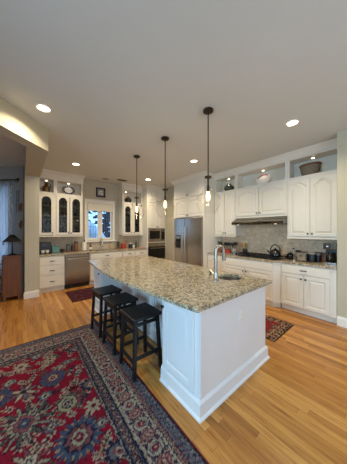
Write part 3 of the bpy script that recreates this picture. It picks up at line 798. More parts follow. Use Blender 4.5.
RED, NAVY, BEIGE, BLUE, ROSE, GREY, GREEN, DRED = [K_*c for c in (C3(134, 22, 42), C3(38, 36, 54), C3(168, 152, 126), C3(66, 76, 96), C3(134, 78, 78), C3(98, 95, 98), C3(92, 90, 76), C3(92, 22, 34))]
def put(col, mask, c): col[mask] = c
def flower(col, dx, dy, r, n, cpet, cmid, cin, ph=0, depth=.28, sx=1, sy=1, ol=1.10, oc=None):
    d = np.hypot(dx/sx, dy/sy); a = np.arctan2(dy/sy, dx/sx)
    lim = r*(1-depth*(.5+.5*np.cos(n*a+ph)))
    put(col, d < lim*ol, NAVY if oc is None else oc); put(col, d < lim, cpet); put(col, d < r*.48, cmid); put(col, d < r*.24, cin)
def box_med(col, dx, dy, r, c1, c2, c3):
    m = np.maximum(abs(dx), abs(dy)*.8); m2 = np.maximum(m, (abs(dx)+abs(dy))*.68)
    put(col, m2 < r*1.10, NAVY); put(col, m2 < r, c1); put(col, m2 < r*.62, NAVY); put(col, m2 < r*.52, c2); put(col, m2 < r*.22, c3)
def fn_big(X, Y):
    rng = np.random.default_rng(3)
    X0, X1, Y0, Y1 = -2.1, .925, -.9, 3.155
    col = np.tile(RED, X.shape+(1,)).astype(float)
    hx, hy = (X1-X0)/(X.shape[1]-1), (Y1-Y0)/(X.shape[0]-1)
    def win(cx, cy, rad):
        i0, i1 = max(0, int((cx-rad-X0)/hx)), max(0, int((cx+rad-X0)/hx)+2); j0, j1 = max(0, int((cy-rad-Y0)/hy)), max(0, int((cy+rad-Y0)/hy)+2)
        c = col[j0:j1, i0:i1]; return c, X[j0:j1, i0:i1]-cx, Y[j0:j1, i0:i1]-cy
    def leaf(cx, cy, a, L, wd, c, oc=None):
        g, dx, dy = win(cx, cy, L*1.3+.01)
        if g.size == 0: return
        u = dx*math.cos(a)+dy*math.sin(a); w = -dx*math.sin(a)+dy*math.cos(a)
        if oc is not None: put(g, (u/(L*1.25))**2+(w/(wd*1.7))**2 < 1, oc)
        put(g, (u/L)**2+(w/wd)**2 < 1, c)
    cols = [BEIGE, BEIGE*.85, GREEN*.8, ROSE*.8, BEIGE*.9, DRED*.5, NAVY]
    # sprigs: a short dark stem with paired leaves and a small blossom
    for _ in range(760):
        cx, cy = rng.uniform(X0+.4, X1-.4), rng.uniform(Y0+.4, Y1-.4); a = rng.choice([.6, -.6, 2.2, -2.2])+rng.uniform(-.3, .3); n = rng.integers(2, 5)
        ca, sa = math.cos(a), math.sin(a); c1 = cols[rng.integers(7)]
        leaf(cx, cy, a, .016*n, .005, NAVY*.8)
        for q in range(n):
            t = (q-n/2)*.030; bx, by = cx+ca*t, cy+sa*t
            for sg in (-1, 1): leaf(bx+math.cos(a+sg*.9)*.019, by+math.sin(a+sg*.9)*.019, a+sg*.75, .017, .0075, c1)
        if rng.random() < .6:
            g, dx, dy = win(cx+ca*.018*n, cy+sa*.018*n, .05); flower(g, dx, dy, rng.uniform(.014, .024), 5, BEIGE, DRED, BEIGE, depth=.4, oc=NAVY*.8)
    mot = [(.32, 1.47, 'star'), (.30, 1.82, 'box'), (.47, 1.66, 'fl', .08), (.24, 2.23, 'med'), (.25, 2.57, 'fl', .065), (-.01, 2.62, 'fl', .08), (.01, 2.20, 'sp', .12),
           (.01, 1.84, 'big'), (.03, 1.51, 'splay'), (-.17, 2.25, 'med'), (.16, 2.03, 'fl2', .06), (.50, 1.92, 'edge'), (.39, 2.40, 'fl2', .05), (-.1, 2.42, 'fl2', .06), (.50, 2.62, 'edge'), (.49, 1.22, 'edge'), (.46, 2.16, 'fl2', .05), (.17, 1.68, 'fl2', .05), (.13, 2.72, 'fl2', .06), (-.3, 2.70, 'edge'), (.22, 1.20, 'fl', .07), (.48, 1.47, 'fl2', .05)]
    allm = []
    for (ox, oy, mx) in ((0, -1.95, 1), (-.90, 0, -1), (-1.5, 0, 1), (-.90, -1.95, -1), (-1.5, -1.95, 1), (0, 0, 1)):
        for m in mot:
            x = m[0] if mx > 0 else .3-m[0]
            allm.append((x+ox, m[1]+oy)+m[2:])
    for m in allm:
        k = m[2]; cx, cy = m[:2]
        if not (X0+.3 < cx < X1-.3 and Y0+.3 < cy < Y1-.3): continue
        g, dx, dy = win(cx, cy, .30)
        if g.size == 0: continue
        if k == 'star':
            flower(g, dx, dy, .165, 18, BLUE, RED, NAVY, depth=.30, oc=DRED); [leaf(cx+.125*math.cos(2*PI*q/18), cy+.125*math.sin(2*PI*q/18), 2*PI*q/18, .016, .005, BEIGE*.7) for q in range(18)]; flower(g, dx, dy, .105, 18, NAVY, RED, NAVY, depth=.12, ol=1.0); flower(g, dx, dy, .092, 9, ROSE*.85, ROSE*.85, NAVY, depth=.2, ol=1.0); box_med(g, dx, dy, .05, BEIGE*.9, C3(110, 24, 40), BEIGE)
        elif k == 'med':
            flower(g, dx, dy, .115, 14, BLUE, RED, NAVY, sx=1.0, sy=1.1, depth=.26, oc=DRED); flower(g, dx, dy, .062, 8, ROSE*.85, BEIGE*.8, NAVY, ol=1.15); box_med(g, dx, dy, .036, BEIGE*.85, RED, BEIGE)
        elif k == 'box':
            for q in range(4): leaf(cx+.085*math.cos(q*PI/2+.8), cy+.085*math.sin(q*PI/2+.8), q*PI/2+.8, .035, .014, GREEN)
            box_med(g, dx, dy, .068, K_*C3(150, 142, 108), C3(100, 26, 38), BEIGE); box_med(g, dx, dy, .034, BEIGE*.9, NAVY, BEIGE)
        elif k == 'big':
            for q in range(16):
                aa = .2+2*PI*q/16; leaf(cx+.135*math.cos(aa), cy+.135*math.sin(aa), aa, .055, .010, GREEN*.85 if q % 2 else BEIGE*.75, NAVY*.8)
            flower(g, dx, dy, .105, 14, BEIGE*.8, ROSE*.8, BEIGE, depth=.3); box_med(g, dx, dy, .06, ROSE*.9, BLUE*.9, BEIGE)
        elif k == 'splay':
            for q in range(11):
                aa = 2*PI*q/11; leaf(cx+.075*math.cos(aa), cy+.075*math.sin(aa), aa, .05, .010, BEIGE*.85 if q % 3 else ROSE*.8, DRED)
            flower(g, dx, dy, .05, 6, BEIGE, NAVY, BEIGE)
        elif k == 'sp':
            for q in range(8):
                aa = 2*PI*q/8+.2; leaf(cx+.06*math.cos(aa), cy+.06*math.sin(aa), aa, .042, .014, BEIGE if q % 2 else GREY, DRED)
            put(g, np.hypot(dx, dy) < .022, NAVY)
        elif k == 'fl': flower(g, dx, dy, m[3], 8, BEIGE, BEIGE*.9, DRED, depth=.5, oc=DRED)
        elif k == 'fl2': flower(g, dx, dy, m[3], 6, GREY, BEIGE, NAVY, depth=.4)
        elif k == 'edge':
            flower(g, dx, dy, .09, 9, NAVY, GREY, ROSE, depth=.4, oc=BEIGE*.7); flower(g, dx-.02, dy+.02, .035, 5, BEIGE, ROSE, NAVY)
    # borders
    d4 = np.stack([X1-X, Y1-Y, X-X0, Y-Y0]); e = d4.min(0); side = d4.argmin(0)
    t = np.where(side % 2 == 0, Y, X)
    def band(a, b): return (e >= a) & (e < b)
    put(col, band(0, .40), NAVY)
    m = band(.30, .385); put(col, m, NAVY); p = .052; u = (t % p)/p
    put(col, m & (np.hypot((u-.5)*p, e-.342) < .015), BEIGE*.8); put(col, m & (np.hypot((u-.5)*p, e-.342) < .007), DRED)
    put(col, m & (np.minimum(u, 1-u)*p < .005) & (abs(e-.342) < .026), ROSE*.8)
    put(col, band(.318, .324), GREY); put(col, band(.362, .368), GREY)
    put(col, band(.385, .393), BEIGE*.8); put(col, band(.292, .300), BEIGE*.8)
    BG = K_*C3(172, 156, 134); m = band(.135, .292); put(col, m, BG); p = .20; u = ((t+.03) % p)/p-.5; c = e-.214
    wn = np.sin(t*171.3)*np.sin(e*203.7)+np.sin(t*97.1+e*61.3)
    put(col, m & (wn > 1.15), NAVY*1.4); put(col, m & (wn < -1.25), ROSE)
    vine = .052*np.sin(2*PI*(t+.03)/p+.9)
    put(col, m & (abs(c-vine) < .005), NAVY); put(col, m & (abs(c+vine) < .004), DRED)
    w = u*p
    h = np.hypot(w/.046, c/.060)
    put(col, m & (h < 1.14), NAVY); put(col, m & (h < 1.0), BG); put(col, m & (h < .74), GREY*.8); put(col, m & (h < .62), BG*.9); put(col, m & (h < .50), NAVY); put(col, m & (h < .40), K_*C3(140, 30, 48)); put(col, m & (h < .15), BEIGE)
    w2 = ((t+.03+p/2) % p)-p/2; q = np.hypot(w2/.040, c/.052); a = np.arctan2(c, w2); q = q*(1+.12*np.cos(9*a))
    put(col, m & (q < 1.15), NAVY); put(col, m & (q < 1), K_*C3(140, 88, 84)); put(col, m & (q < .7), BG*.9); put(col, m & (q < .55), K_*C3(120, 60, 66)); put(col, m & (q < .25), BEIGE)
    for off, cc in ((.26, NAVY*1.2), (-.26, BLUE*.7)):
        w3 = ((t+.03+p*(.5+off)) % p)-p/2
        for ce in (.162, .266): put(col, m & (np.hypot(w3, e-ce) < .014), cc); put(col, m & (np.hypot(w3, e-ce) < .006), ROSE)
    put(col, band(.127, .135), NAVY); put(col, band(.122, .127), BEIGE*.8)
    m = band(.098, .122); put(col, m, K_*C3(122, 62, 68)); put(col, m & ((t % .024) < .009), BEIGE*.7)
    put(col, band(.092, .098), NAVY)
    m = band(.022, .092); put(col, m, K_*C3(106, 104, 108)); p = .046; u = (t % p)-p/2
    put(col, m & (abs((e-.057)-.02*np.sin(2*PI*t/p)) < .007), NAVY*1.3); put(col, m & (np.hypot(u, e-.036) < .008), BEIGE*.8); put(col, m & (np.hypot(((t+p/2) % p)-p/2, e-.078) < .008), ROSE*.9)
    put(col, band(.012, .022), NAVY); put(col, band(0, .012), K_*C3(106, 30, 36))
    return col
rug('rug', -2.1, .925, -.9, 3.155, .005, fn_big, 'large red patterned wool rug with beige border on the oak floor', .0066)
def fn_runner(cf, cb, cm, x0, x1, y0, y1, seed):
    def fn(X, Y):
        rng = np.random.default_rng(seed); col = np.tile(cf, X.shape+(1,)).astype(float)
        for _ in range(140):
            cx, cy = rng.uniform(x0, x1), rng.uniform(y0, y1); flower(col, X-cx, Y-cy, rng.uniform(.02, .05), 6, [cm, cm*.6, NAVY*1.4, GREEN][rng.integers(4)], cf, cm)
        d4 = np.stack([x1-X, y1-Y, X-x0, Y-y0]); e = d4.min(0); t = np.where(d4.argmin(0) % 2 == 0, Y, X)
        put(col, e < .13, cb); put(col, (e > .02) & (e < .028), cm)
        p = .09; put(col, (e < .13) & (np.hypot((t % p)-p/2, e-.075) < .03), cm*.8); put(col, (e < .13) & (np.hypot((t % p)-p/2, e-.075) < .016), cf)
        put(col, (e > .118) & (e < .13), cm)
        return col
    return fn
rug('rug', .81, 2.15, 4.32, 5.18, .006, fn_runner(C3(76, 26, 36), C3(58, 20, 30), C3(110, 62, 64), .81, 2.15, 4.32, 5.18, 5), 'small dark maroon mat on the floor in front of the dishwasher', .012)
rug('rug', 2.62, 3.34, 1.08, 2.75, .006, fn_runner(C3(140, 42, 40), C3(66, 40, 34), C3(184, 158, 120), 2.62, 3.34, 1.08, 2.75, 6), 'small red runner rug with dark border between island and range', .010)

# ------------------------------------------------------------------ pendants
def make_pendant():
    t = thing('pendant_light', '', 'pendant light')
    MB().lathe([(.065, -.001), (.065, -.022), (.05, -.032), (.012, -.036)], n=24).build('canopy', M['bronze'], t)
    MB().cyl((0, 0, -.036), (0, 0, -.86), .008, n=10).build('rod', M['bronze'], t)
    s = MB().lathe([(.012, -.845), (.040, -.855), (.046, -.866), (.046, -.875), (.012, -.885), (.012, -.97), (.019, -.98), (.019, -1.035), (.014, -1.05)], n=18).build('socket', M['bronze'], t)
    b = MB().lathe([(.014, -1.05), (.020, -1.065), (.030, -1.10), (.031, -1.13), (.022, -1.165), (.006, -1.18)], n=16).build('bulb', M['bulbglass'], t)
    f = MB()
    for k in range(4):
        a = k*PI/2; f.tube([(.008*math.cos(a), .008*math.sin(a), -1.065), (.013*math.cos(a+.4), .013*math.sin(a+.4), -1.11), (.008*math.cos(a+.8), .008*math.sin(a+.8), -1.155)], .0022, 5)
    f.build('filament', M['filament'], b)
    prof = [(.047, -.868), (.050, -.90), (.052, -.98), (.060, -1.03), (.088, -1.07), (.133, -1.105), (.158, -1.145), (.163, -1.175), (.150, -1.225), (.122, -1.285), (.096, -1.325), (.086, -1.335)]
    g = MB().lathe(prof, n=40, cap=False).build('glass_shade', M['glass'], t)
    l = bpy.data.lights.new('pendant_bulb', 'POINT'); l.energy = 7; l.color = (1, .72, .42); l.shadow_soft_size = .03
    lo = bpy.data.objects.new('pendant_bulb', l); COL.objects.link(lo); lo.parent = t; lo.location = (0, 0, -1.11)
    return t
pp_ = make_pendant()
for i, (x, y, lab) in enumerate(((1.86, 1.58, 'clear glass pendant light on a dark rod, nearest the camera over the island'),
                                 (1.86, 2.51, 'clear glass pendant light hanging over the middle of the island'),
                                 (1.85, 3.49, 'clear glass pendant light over the far end of the island'))):
    s = pp_ if i == 0 else copy_tree(pp_)
    s.location = (x, y, CH); s['label'] = lab; s['group'] = 'glass pendants over the island'

# ------------------------------------------------------------------ recessed ceiling lights and niche lights
def make_can():
    t = thing('recessed_light', '', 'ceiling light')
    MB().rings([[(r*math.cos(2*PI*i/28), r*math.sin(2*PI*i/28), z) for i in range(28)] for r, z in ((.088, -.001), (.086, -.006), (.068, -.008), (.066, -.001))], cap0=False, cap1=False).build('trim_ring', M['trimw'], t, smooth=True)
    MB().lathe([(.065, -.0015), (.065, -.004), (.05, -.006)], n=24).build('lens', M['lens'], t)
    l = bpy.data.lights.new('can_lamp', 'AREA'); l.shape = 'DISK'; l.size = .14; l.energy = CAN_POWER; l.color = CAN; l.spread = R(140)
    lo = bpy.data.objects.new('can_lamp', l); COL.objects.link(lo); lo.parent = t; lo.location = (0, 0, -.012)
    return t
can = make_can()
for i, (x, y, lab) in enumerate(((.21, 2.87, 'recessed ceiling light beside the diagonal header, leftmost of all'),
                                 (.97, 4.80, 'recessed ceiling light in front of the cabinets left of the window'),
                                 (3.02, 1.0, 'recessed ceiling light nearest the tall cabinet right of the hood'),
                                 (2.97, 2.93, 'recessed ceiling light in front of the cabinet above the hood'),
                                 (2.95, 4.85, 'recessed ceiling light in front of the oven cabinet, farthest back'))):
    s = can if i == 0 else copy_tree(can)
    s.location = (x, y, CH); s['label'] = lab; s['group'] = 'recessed ceiling lights'
def make_puck():
    t = thing('puck_light', '', 'cabinet light')
    MB().lathe([(.034, -.001), (.034, -.012), (.028, -.014)], n=18).build('housing', M['trimw'], t)
    MB().lathe([(.026, -.0145), (.026, -.017), (.018, -.019)], n=18).build('lens', M['puck'], t)
    l = bpy.data.lights.new('puck_lamp', 'SPOT'); l.energy = .8; l.color = (1, .76, .5); l.spot_size = R(140); l.spot_blend = .7; l.shadow_soft_size = .02
    lo = bpy.data.objects.new('puck_lamp', l); COL.objects.link(lo); lo.parent = t; lo.location = (0, 0, -.024)
    return t
pk = make_puck()
for i, (x, y, z, lab) in enumerate(((.485, 5.87, 2.82, 'small lit puck light above the jug in the leftmost niche'),
                                    (1.0, 5.87, 2.82, 'small lit puck light above the blue and white platter'),
                                    (2.70, 5.87, 2.81, 'small lit puck light above the dark pot near the ovens'),
                                    (4.32, 2.95, 2.90, 'small lit puck light above the grey green urn'),
                                    (4.32, 2.03, 2.90, 'small lit puck light above the scalloped platter'),
                                    (4.32, 1.08, 2.90, 'small lit puck light above the woven basket'))):
    s = pk if i == 0 else copy_tree(pk)
    s.location = (x, y, z); s['label'] = lab; s['group'] = 'puck lights in the display niches'
# ceiling fittings
t = thing('ceiling_speaker', 'round white ceiling speaker grille above the kitchen window', 'speaker', (1.92, 5.57, CH))
MB().lathe([(.11, -.001), (.11, -.006), (.095, -.009)], n=28).build('rim', M['ceil'], t); MB().lathe([(.092, -.0095), (.092, -.011)], n=28).build('grille', M['stone'], t)
t = thing('ceiling_vent', 'small dark air vent in the ceiling near the slim glass cabinet', 'vent', (2.37, 5.42, CH))
MB().box(-.15, .15, -.08, .08, -.008, -.001).build('frame', M['stone'], t); mb = MB()
for k in range(5): mb.box(-.13, .13, -.062+.026*k, -.045+.026*k, -.012, -.0085)
mb.build('louvre', M['bronze'], t)

# ------------------------------------------------------------------ niche ornaments
t = thing('jug', 'brown and gold ornate jug in the leftmost cabinet niche', 'jug', (.485, 5.87, 2.491))
MB().lathe([(.05, 0), (.075, .02), (.088, .09), (.075, .16), (.04, .20), (.034, .235), (.048, .26)], n=20).build('body', M['gold'], t)
MB().tube([(.045, 0, .245), (.09, 0, .235), (.105, 0, .18), (.078, 0, .13)], .009, 8).build('handle', M['bronze'], t)
MB().lathe([(.034, .262), (.024, .28), (.010, .295), (.014, .305)], n=12).build('stopper', M['bronze'], t)
def platter(loc, rz, rx, rzz, mats, label, scal=0, name='platter'):
    t = thing(name, label, 'plate', loc, rz)
    tilt = R(14); n = 48
    def ring(f, d, wob=True):
        o = []
        for i in range(n):
            a = 2*PI*i/n; k = f*(1+(scal*math.cos(12*a) if wob else 0))
            x = rx*k*math.cos(a); z = rzz*(1+k*math.sin(a)); o.append((x, d*math.cos(tilt)+z*math.sin(tilt)*1, z*math.cos(tilt)+.012))
        return o
    MB().rings([ring(.3, .018), ring(.68, .016), ring(1.0, .0), ring(1.0, -.006), ring(.70, .008), ring(.66, .010)], cap0=True, cap1=True).build('rim', mats[0], t, smooth=True)
    MB().rings([ring(.655, .0065, False), ring(.655, .009, False)]).build('centre', mats[1], t, smooth=False)
    if len(mats) > 2:
        mb = MB(); c = ring(.83, .000, False)
        for i in range(0, n, 3): mb.ball(c[i], .008, 1.3, .35, 1.1, 8)
        mb.build('rim_pattern', mats[2], t)
    if len(mats) > 3:
        mb = MB(); c = ring(.90, -.002, False)
        for i in range(8, 22, 2): mb.ball(c[i], .015, 1.3, .25, 1, 8)
        mb.build('painted_fruit', mats[3], t)
    # plate stand
    mb = MB()
    for sx in (-1, 1): mb.tube([(sx*rx*.4, -.035, .02), (sx*rx*.4, -.03, .006), (sx*rx*.4, .10, .006), (sx*rx*.3, .085, rzz*.9)], .005, 6)
    mb.build('plate_stand', M['bronze'], t)
    return t
platter((1.0, 5.83, 2.492), 0, .155, .125, (M['navy'], M['white'], M['white']), 'oval navy and white platter on a stand left of the window')
platter((4.30, 2.03, 2.552), RX, .165, .125, (M['white'], M['paper'], M['yellow'], M['red']), 'white scalloped platter with painted rim above the range hood', .03)
t = thing('lidded_pot', 'dark round lidded pot in the niche near the ovens', 'pot', (2.78, 5.86, 2.442))
MB().lathe([(.06, 0), (.105, .03), (.12, .09), (.10, .14), (.07, .16)], n=20).build('body', M['blackplastic'], t)
MB().lathe([(.08, .161), (.07, .18), (.02, .20), (.012, .22), (.018, .235)], n=16).build('lid', M['gold'], t)
t = thing('urn', 'grey green lidded urn in the niche left of the hood', 'urn', (4.30, 2.93, 2.551))
MB().lathe([(.06, 0), (.11, .03), (.135, .08), (.12, .13), (.07, .16), (.06, .17)], n=22).build('body', M['greenglaze'], t)
MB().lathe([(.068, .171), (.05, .19), (.018, .20), (.016, .215), (.024, .228), (.012, .238)], n=16).build('lid', M['greenglaze'], t)
t = thing('basket', 'grey brown woven oval basket in the niche above the coffee maker', 'basket', (4.30, 1.12, 2.551))
MB().lathe([(.10, 0), (.13, .02), (.155, .10), (.17, .19), (.16, .19), (.145, .10), (.12, .03)], n=28, sx=.72).build('bowl', M['basket'], t)
MB().lathe([(.172, .185), (.182, .195), (.182, .212), (.172, .222), (.162, .212), (.162, .195)], n=28, sx=.72, cap=False).build('rim', M['brownwood'], t)
# framed picture above the window
t = thing('framed_picture', 'small square picture in a dark blue frame above the kitchen window', 'picture', (1.93, 6.049, 2.71))
MB().box(-.145, -.105, -.02, 0, -.15, .15).box(.105, .145, -.02, 0, -.15, .15).box(-.105, .105, -.02, 0, .11, .15).box(-.105, .105, -.02, 0, -.15, -.11).build('frame', M['navy'], t, .004)
c = B(-.104, .104, -.008, -.001, -.109, .109).build('artwork', M['stone'], t)
MB().box(-.05, .06, -.0105, -.0085, .02, .06).box(-.06, -.02, -.0105, -.0085, -.06, .015).box(.0, .07, -.0105, -.0085, -.07, .0).build('motif', M['white'], c)

# ------------------------------------------------------------------ glassware behind the leaded doors
def tumbler(): return MB().lathe([(.028, 0), (.034, .10), (.031, .10), (.026, .008)], n=12).build('drinking_glass', M['tumbler'])
def goblet(): return MB().lathe([(.032, 0), (.03, .004), (.005, .01), (.005, .075), (.034, .11), (.036, .16), (.032, .16), (.03, .11)], n=12).build('wine_glass', M['tumbler'])
def cup(m): return MB().lathe([(.025, 0), (.038, .04), (.04, .075), (.036, .075), (.02, .01)], n=14).build('cup', m)
protos = [tumbler(), goblet(), cup(M['white'])]; used = [0, 0, 0]
KN = (('drinking glass', 'clear drinking glasses'), ('wine glass', 'stemmed wine glasses'), ('cup', 'white cups'))
def stock(k, x, y, z, where, grp):
    o = protos[k] if not used[k] else protos[k].copy()
    if used[k]: COL.objects.link(o)
    used[k] = 1; o.location = (x, y, z)
    tag(o, '%s behind the leaded glass of the %s' % (('clear drinking glass', 'stemmed wine glass', 'white cup')[k], where), KN[k][0], KN[k][1]+' in the '+grp)
for x0, n, where, lv, cabs in ((.37, 3, 'narrow leftmost cabinet', (1.39, 1.641, 1.901, 2.151), 0), (.76, 5, 'double cabinet left of the window', (1.39, 1.641, 1.901, 2.151), 1), (2.60, 6, 'slim doored cabinet near the ovens', (1.39, 1.641, 1.901, 2.121), 2)):
    for li, z in enumerate(lv):
        for i in range(n):
            k = (1, 0, 2, 0)[(li+cabs) % 4]
            stock(k, x0+.105*i+random.uniform(-.01, .01), 5.86+random.uniform(-.03, .05), z+.0005, where, where)
r_ = cup(M['red']); at(r_, (.885, 5.80, 1.9015)); tag(r_, 'small red cup behind the left leaded door of the double cabinet', 'cup')

# ------------------------------------------------------------------ left counter things (counter top at .915)
CT = .9155
t = thing('coffee_machine', 'black boxy coffee machine on the left counter end', 'coffee machine', (.45, 5.72, CT))
MB().box(-.125, .125, .03, .22, 0, .12).box(-.125, .125, -.10, .22, .12, .285).box(-.125, .125, -.10, .22, 0, .018).build('body', M['blackplastic'], t, .008)
B(-.08, .03, -.104, -.1005, .16, .25).build('front_plate', M['blackgloss'], t, .002); MB().cyl((0, -.05, .119), (0, -.05, .10), .02, n=12).build('spout', M['chrome'], t)
cu = [cup(M['white']), None]; cu[1] = cu[0].copy(); COL.objects.link(cu[1])
for o, x, l in zip(cu, (-.05, .04), ('left white cup standing in the black coffee machine', 'right white cup standing in the black coffee machine')): at(o, (.45+x, 5.67, CT+.0185)); tag(o, l, 'cup')
t = thing('bread_bin', 'teal lidded tin behind the small mug on the left counter', 'tin', (.69, 5.86, CT))
MB().box(-.085, .085, -.06, .06, 0, .15).build('body', M['teal'], t, .012); MB().box(-.088, .088, -.063, .063, .151, .19).build('lid', M['teal'], t, .012); MB().ball((0, 0, .198), .012).build('knob', M['bronze'], t)
t = thing('mug', 'dark mug right of the teal tin on the left counter', 'mug', (.83, 5.78, CT))
MB().lathe([(.036, 0), (.04, .09), (.036, .09), (.032, .01)], n=16).build('body', M['bronze'], t); MB().tube([(.039, 0, .07), (.062, 0, .065), (.062, 0, .03), (.039, 0, .02)], .005, 6).build('handle', M['bronze'], t)
t = thing('tray', 'dark tray carrying bottles above the dishwasher', 'tray', (1.07, 5.80, CT))
MB().box(-.17, .17, -.08, .08, 0, .012).build('base', M['brownwood'], t, .003); MB().box(-.17, .17, -.08, -.074, .0125, .03).box(-.17, .17, .074, .08, .0125, .03).build('rim', M['brownwood'], t)
def bottle(x, y, z, r, h, m, mc, label, name='bottle', cat='bottle'):
    t = thing(name, label, cat, (x, y, z))
    MB().lathe([(r, 0), (r, h*.66), (r*.8, h*.72), (r*.42, h*.78), (r*.40, h*.90)], n=16).build('body', m, t)
    MB().lathe([(r*.46, h*.901), (r*.46, h), (r*.3, h*1.01)], n=12).build('cap', mc, t)
    return t
def jar(x, y, z, r, h, m, mc, label, name='canister', cat='canister'):
    t = thing(name, label, cat, (x, y, z))
    MB().lathe([(r*.92, 0), (r, h*.1), (r, h*.8), (r*.9, h*.86)], n=18).build('body', m, t)
    MB().lathe([(r*.95, h*.861), (r*.95, h*.95), (r*.4, h*.98), (r*.2, h)], n=16).build('lid', mc, t)
    return t
jar(.975, 5.79, CT+.0125, .05, .21, M['greyglass'], M['blackplastic'], 'grey glass canister with black lid, leftmost on the dark tray')
bottle(1.075, 5.81, CT+.0125, .032, .22, M['blackplastic'], M['black'], 'slim dark bottle in the middle of the dark tray')
jar(1.175, 5.80, CT+.0125, .055, .27, M['brownwood'], M['navy'], 'tall brown canister with dark blue lid, rightmost on the dark tray')
t = thing('paper_towel_holder', 'paper towel roll on a stand left of the soap bottle', 'paper towels', (1.395, 5.80, CT))
MB().lathe([(.075, 0), (.075, .01), (.02, .014)], n=20).build('base', M['bronze'], t); MB().lathe([(.058, .015), (.058, .26)], n=22).build('paper_roll', M['paper'], t); MB().lathe([(.012, .261), (.012, .29), (.022, .30), (.018, .325)], n=12).build('knob', M['bronze'], t)
t = thing('soap_bottle', 'brown soap bottle with white label and pump under the window', 'bottle', (1.56, 5.80, CT))
MB().lathe([(.036, 0), (.036, .13), (.018, .15), (.018, .165)], n=16).build('body', M['soap'], t); MB().lathe([(.0368, .03), (.0368, .11)], n=16, cap=False).build('paper_label', M['white'], t)
MB().cyl((0, 0, .1655), (0, 0, .20), .008, n=8).box(-.006, .035, -.006, .006, .20, .212).build('pump', M['blackplastic'], t)
faucet((1.90, 5.965, CT), R(-90), .36, .16, .014, 'chrome kitchen faucet below the window', M['chrome'])
bs = MB(); bs.sm = False
rr = [[(x, y, z) for x, y in oval(1.92, 5.72, .345*f, .205*f, 28, 5)] for f, z in ((1.04, .879), (1, .878), (.96, .72), (.9, .705), (.1, .70))]
bs.rings(rr, cap0=False); o = bs.build('kitchen_sink', M['steel']); tag(o, 'undermount stainless sink below the kitchen window', 'sink'); md = o.modifiers.new('solid', 'SOLIDIFY'); md.thickness = .002
bottle(2.20, 5.93, CT, .030, .21, M['tanwood'], M['black'], 'tan bottle with black cap right of the kitchen faucet')
t = thing('potted_herb', 'small bushy green potted herb right of the window', 'plant', (2.44, 5.88, CT))
MB().lathe([(.035, 0), (.045, .07), (.04, .07), (.036, .06)], n=14).build('pot', M['brownwood'], t)
mb = MB()
for k in range(60):
    a = random.random()*6.28; r = random.uniform(.0, .05); z = .08+random.random()*.15; mb.ball((r*math.cos(a), r*math.sin(a), z), .016, 1, .6, .9, 6)
mb.build('foliage', M['green'], t)
jar(2.60, 5.84, CT, .075, .17, M['red'], M['red'], 'round red canister under the slim glass cabinet')
t = thing('utensil_crock', 'beige crock of wooden spoons, left of the black and white jar', 'crock', (2.745, 5.90, CT))
MB().lathe([(.04, 0), (.045, .10), (.04, .10), (.036, .01)], n=16).build('crock', M['tanwood'], t)
jar(2.86, 5.84, CT, .055, .16, M['blackplastic'], M['white'], 'black jar with white top under the slim glass cabinet')
t2 = thing('pot', 'small cream pot between the black jar and green bottle', 'pot', (2.975, 5.84, CT)); MB().lathe([(.03, 0), (.042, .04), (.040, .09), (.034, .09), (.03, .01)], n=16).build('body', M['white'], t2); MB().tube([(.04, 0, .07), (.06, 0, .06), (.04, 0, .03)], .005, 6).build('handle', M['white'], t2)
bottle(3.09, 5.88, CT, .032, .23, M['green'], M['black'], 'dark green bottle near the ovens')
def spoon(x, y, z, dx, dy, L, m, label, head='spoon', grp=None):
    t = thing('cooking_spoon' if head == 'spoon' else 'spatula', label, 'utensil', (x, y, z), 0, grp)
    d = Vector((dx, dy, 1)).normalized(); p1 = d*L*.72
    MB().tube([(0, 0, 0), p1], .005, 6).build('handle', m, t); mb = MB(); c = d*L*.86
    if head == 'spoon': mb.ball(c, .026, .7, 1.0, 1.5, 10)
    else: mb.box(c.x-.008, c.x+.008, c.y-.028, c.y+.028, c.z-.045, c.z+.045)
    mb.build('head', m, t); return t
for k, (dx, dy, hd_) in enumerate(((-.12, .02, 'spoon'), (.1, .05, 'spoon'), (0, -.08, 'spatula'))):
    spoon(2.745+dx*.1, 5.90+dy*.1, CT+.014, dx, dy, .24, M['tanwood'], 'wooden utensil standing in the beige crock', hd_, 'wooden utensils in the beige crock')
tag(B(2.99, 3.24, 5.50, 5.66, CT, CT+.022).build('cutting_board', M['pink'], None, .006), 'pink cutting board lying on the counter beside the ovens', 'cutting board')

# ------------------------------------------------------------------ range counter things
t = thing('knife_block', 'brown knife block with black handles beside the refrigerator', 'knife block', (4.20, 3.17, CT), RX)
MB().rings([[(-.06, -.05, 0), (-.06, .09, 0), (-.06, .13, .15), (-.06, .02, .19)], [(.06, -.05, 0), (.06, .09, 0), (.06, .13, .15), (.06, .02, .19)]]).build('block', M['brownwood'], t, .004)
for i in range(3):
    for j in range(2):
        p = Vector((-.036+.036*i, .045+.05*j, .186-.018*j)); d = Vector((0, -.45, 1)).normalized()
        MB().bar(p, p+d*.11, .010, .007).build('knife_handle', M['blackplastic'], t, .003)
t = thing('spice_caddy', 'red caddy in front of dark handled utensils, left of the crocks', 'caddy', (4.22, 2.93, CT), RX)
MB().box(-.13, .13, -.06, .06, 0, .085).build('body', M['red'], t, .008); B(-.125, .125, -.055, .055, .0855, .10).build('shelf_insert', M['brownwood'], t)
mbp = None
for i in range(5):
    spoon(4.23, 2.84+.045*i, CT+.1015, 0, 0, .15, M['blackplastic'], 'dark handled utensil standing behind the red caddy front', 'spatula' if i % 2 else 'spoon', 'dark utensils in the red caddy')
tag(at(MB().lathe([(.08, 0), (.105, .012), (.10, .016), (.07, .006)], n=24).build('plate', M['plateblue']), (4.10, 2.66, CT)), 'pale blue plate under the grey crock', 'plate')
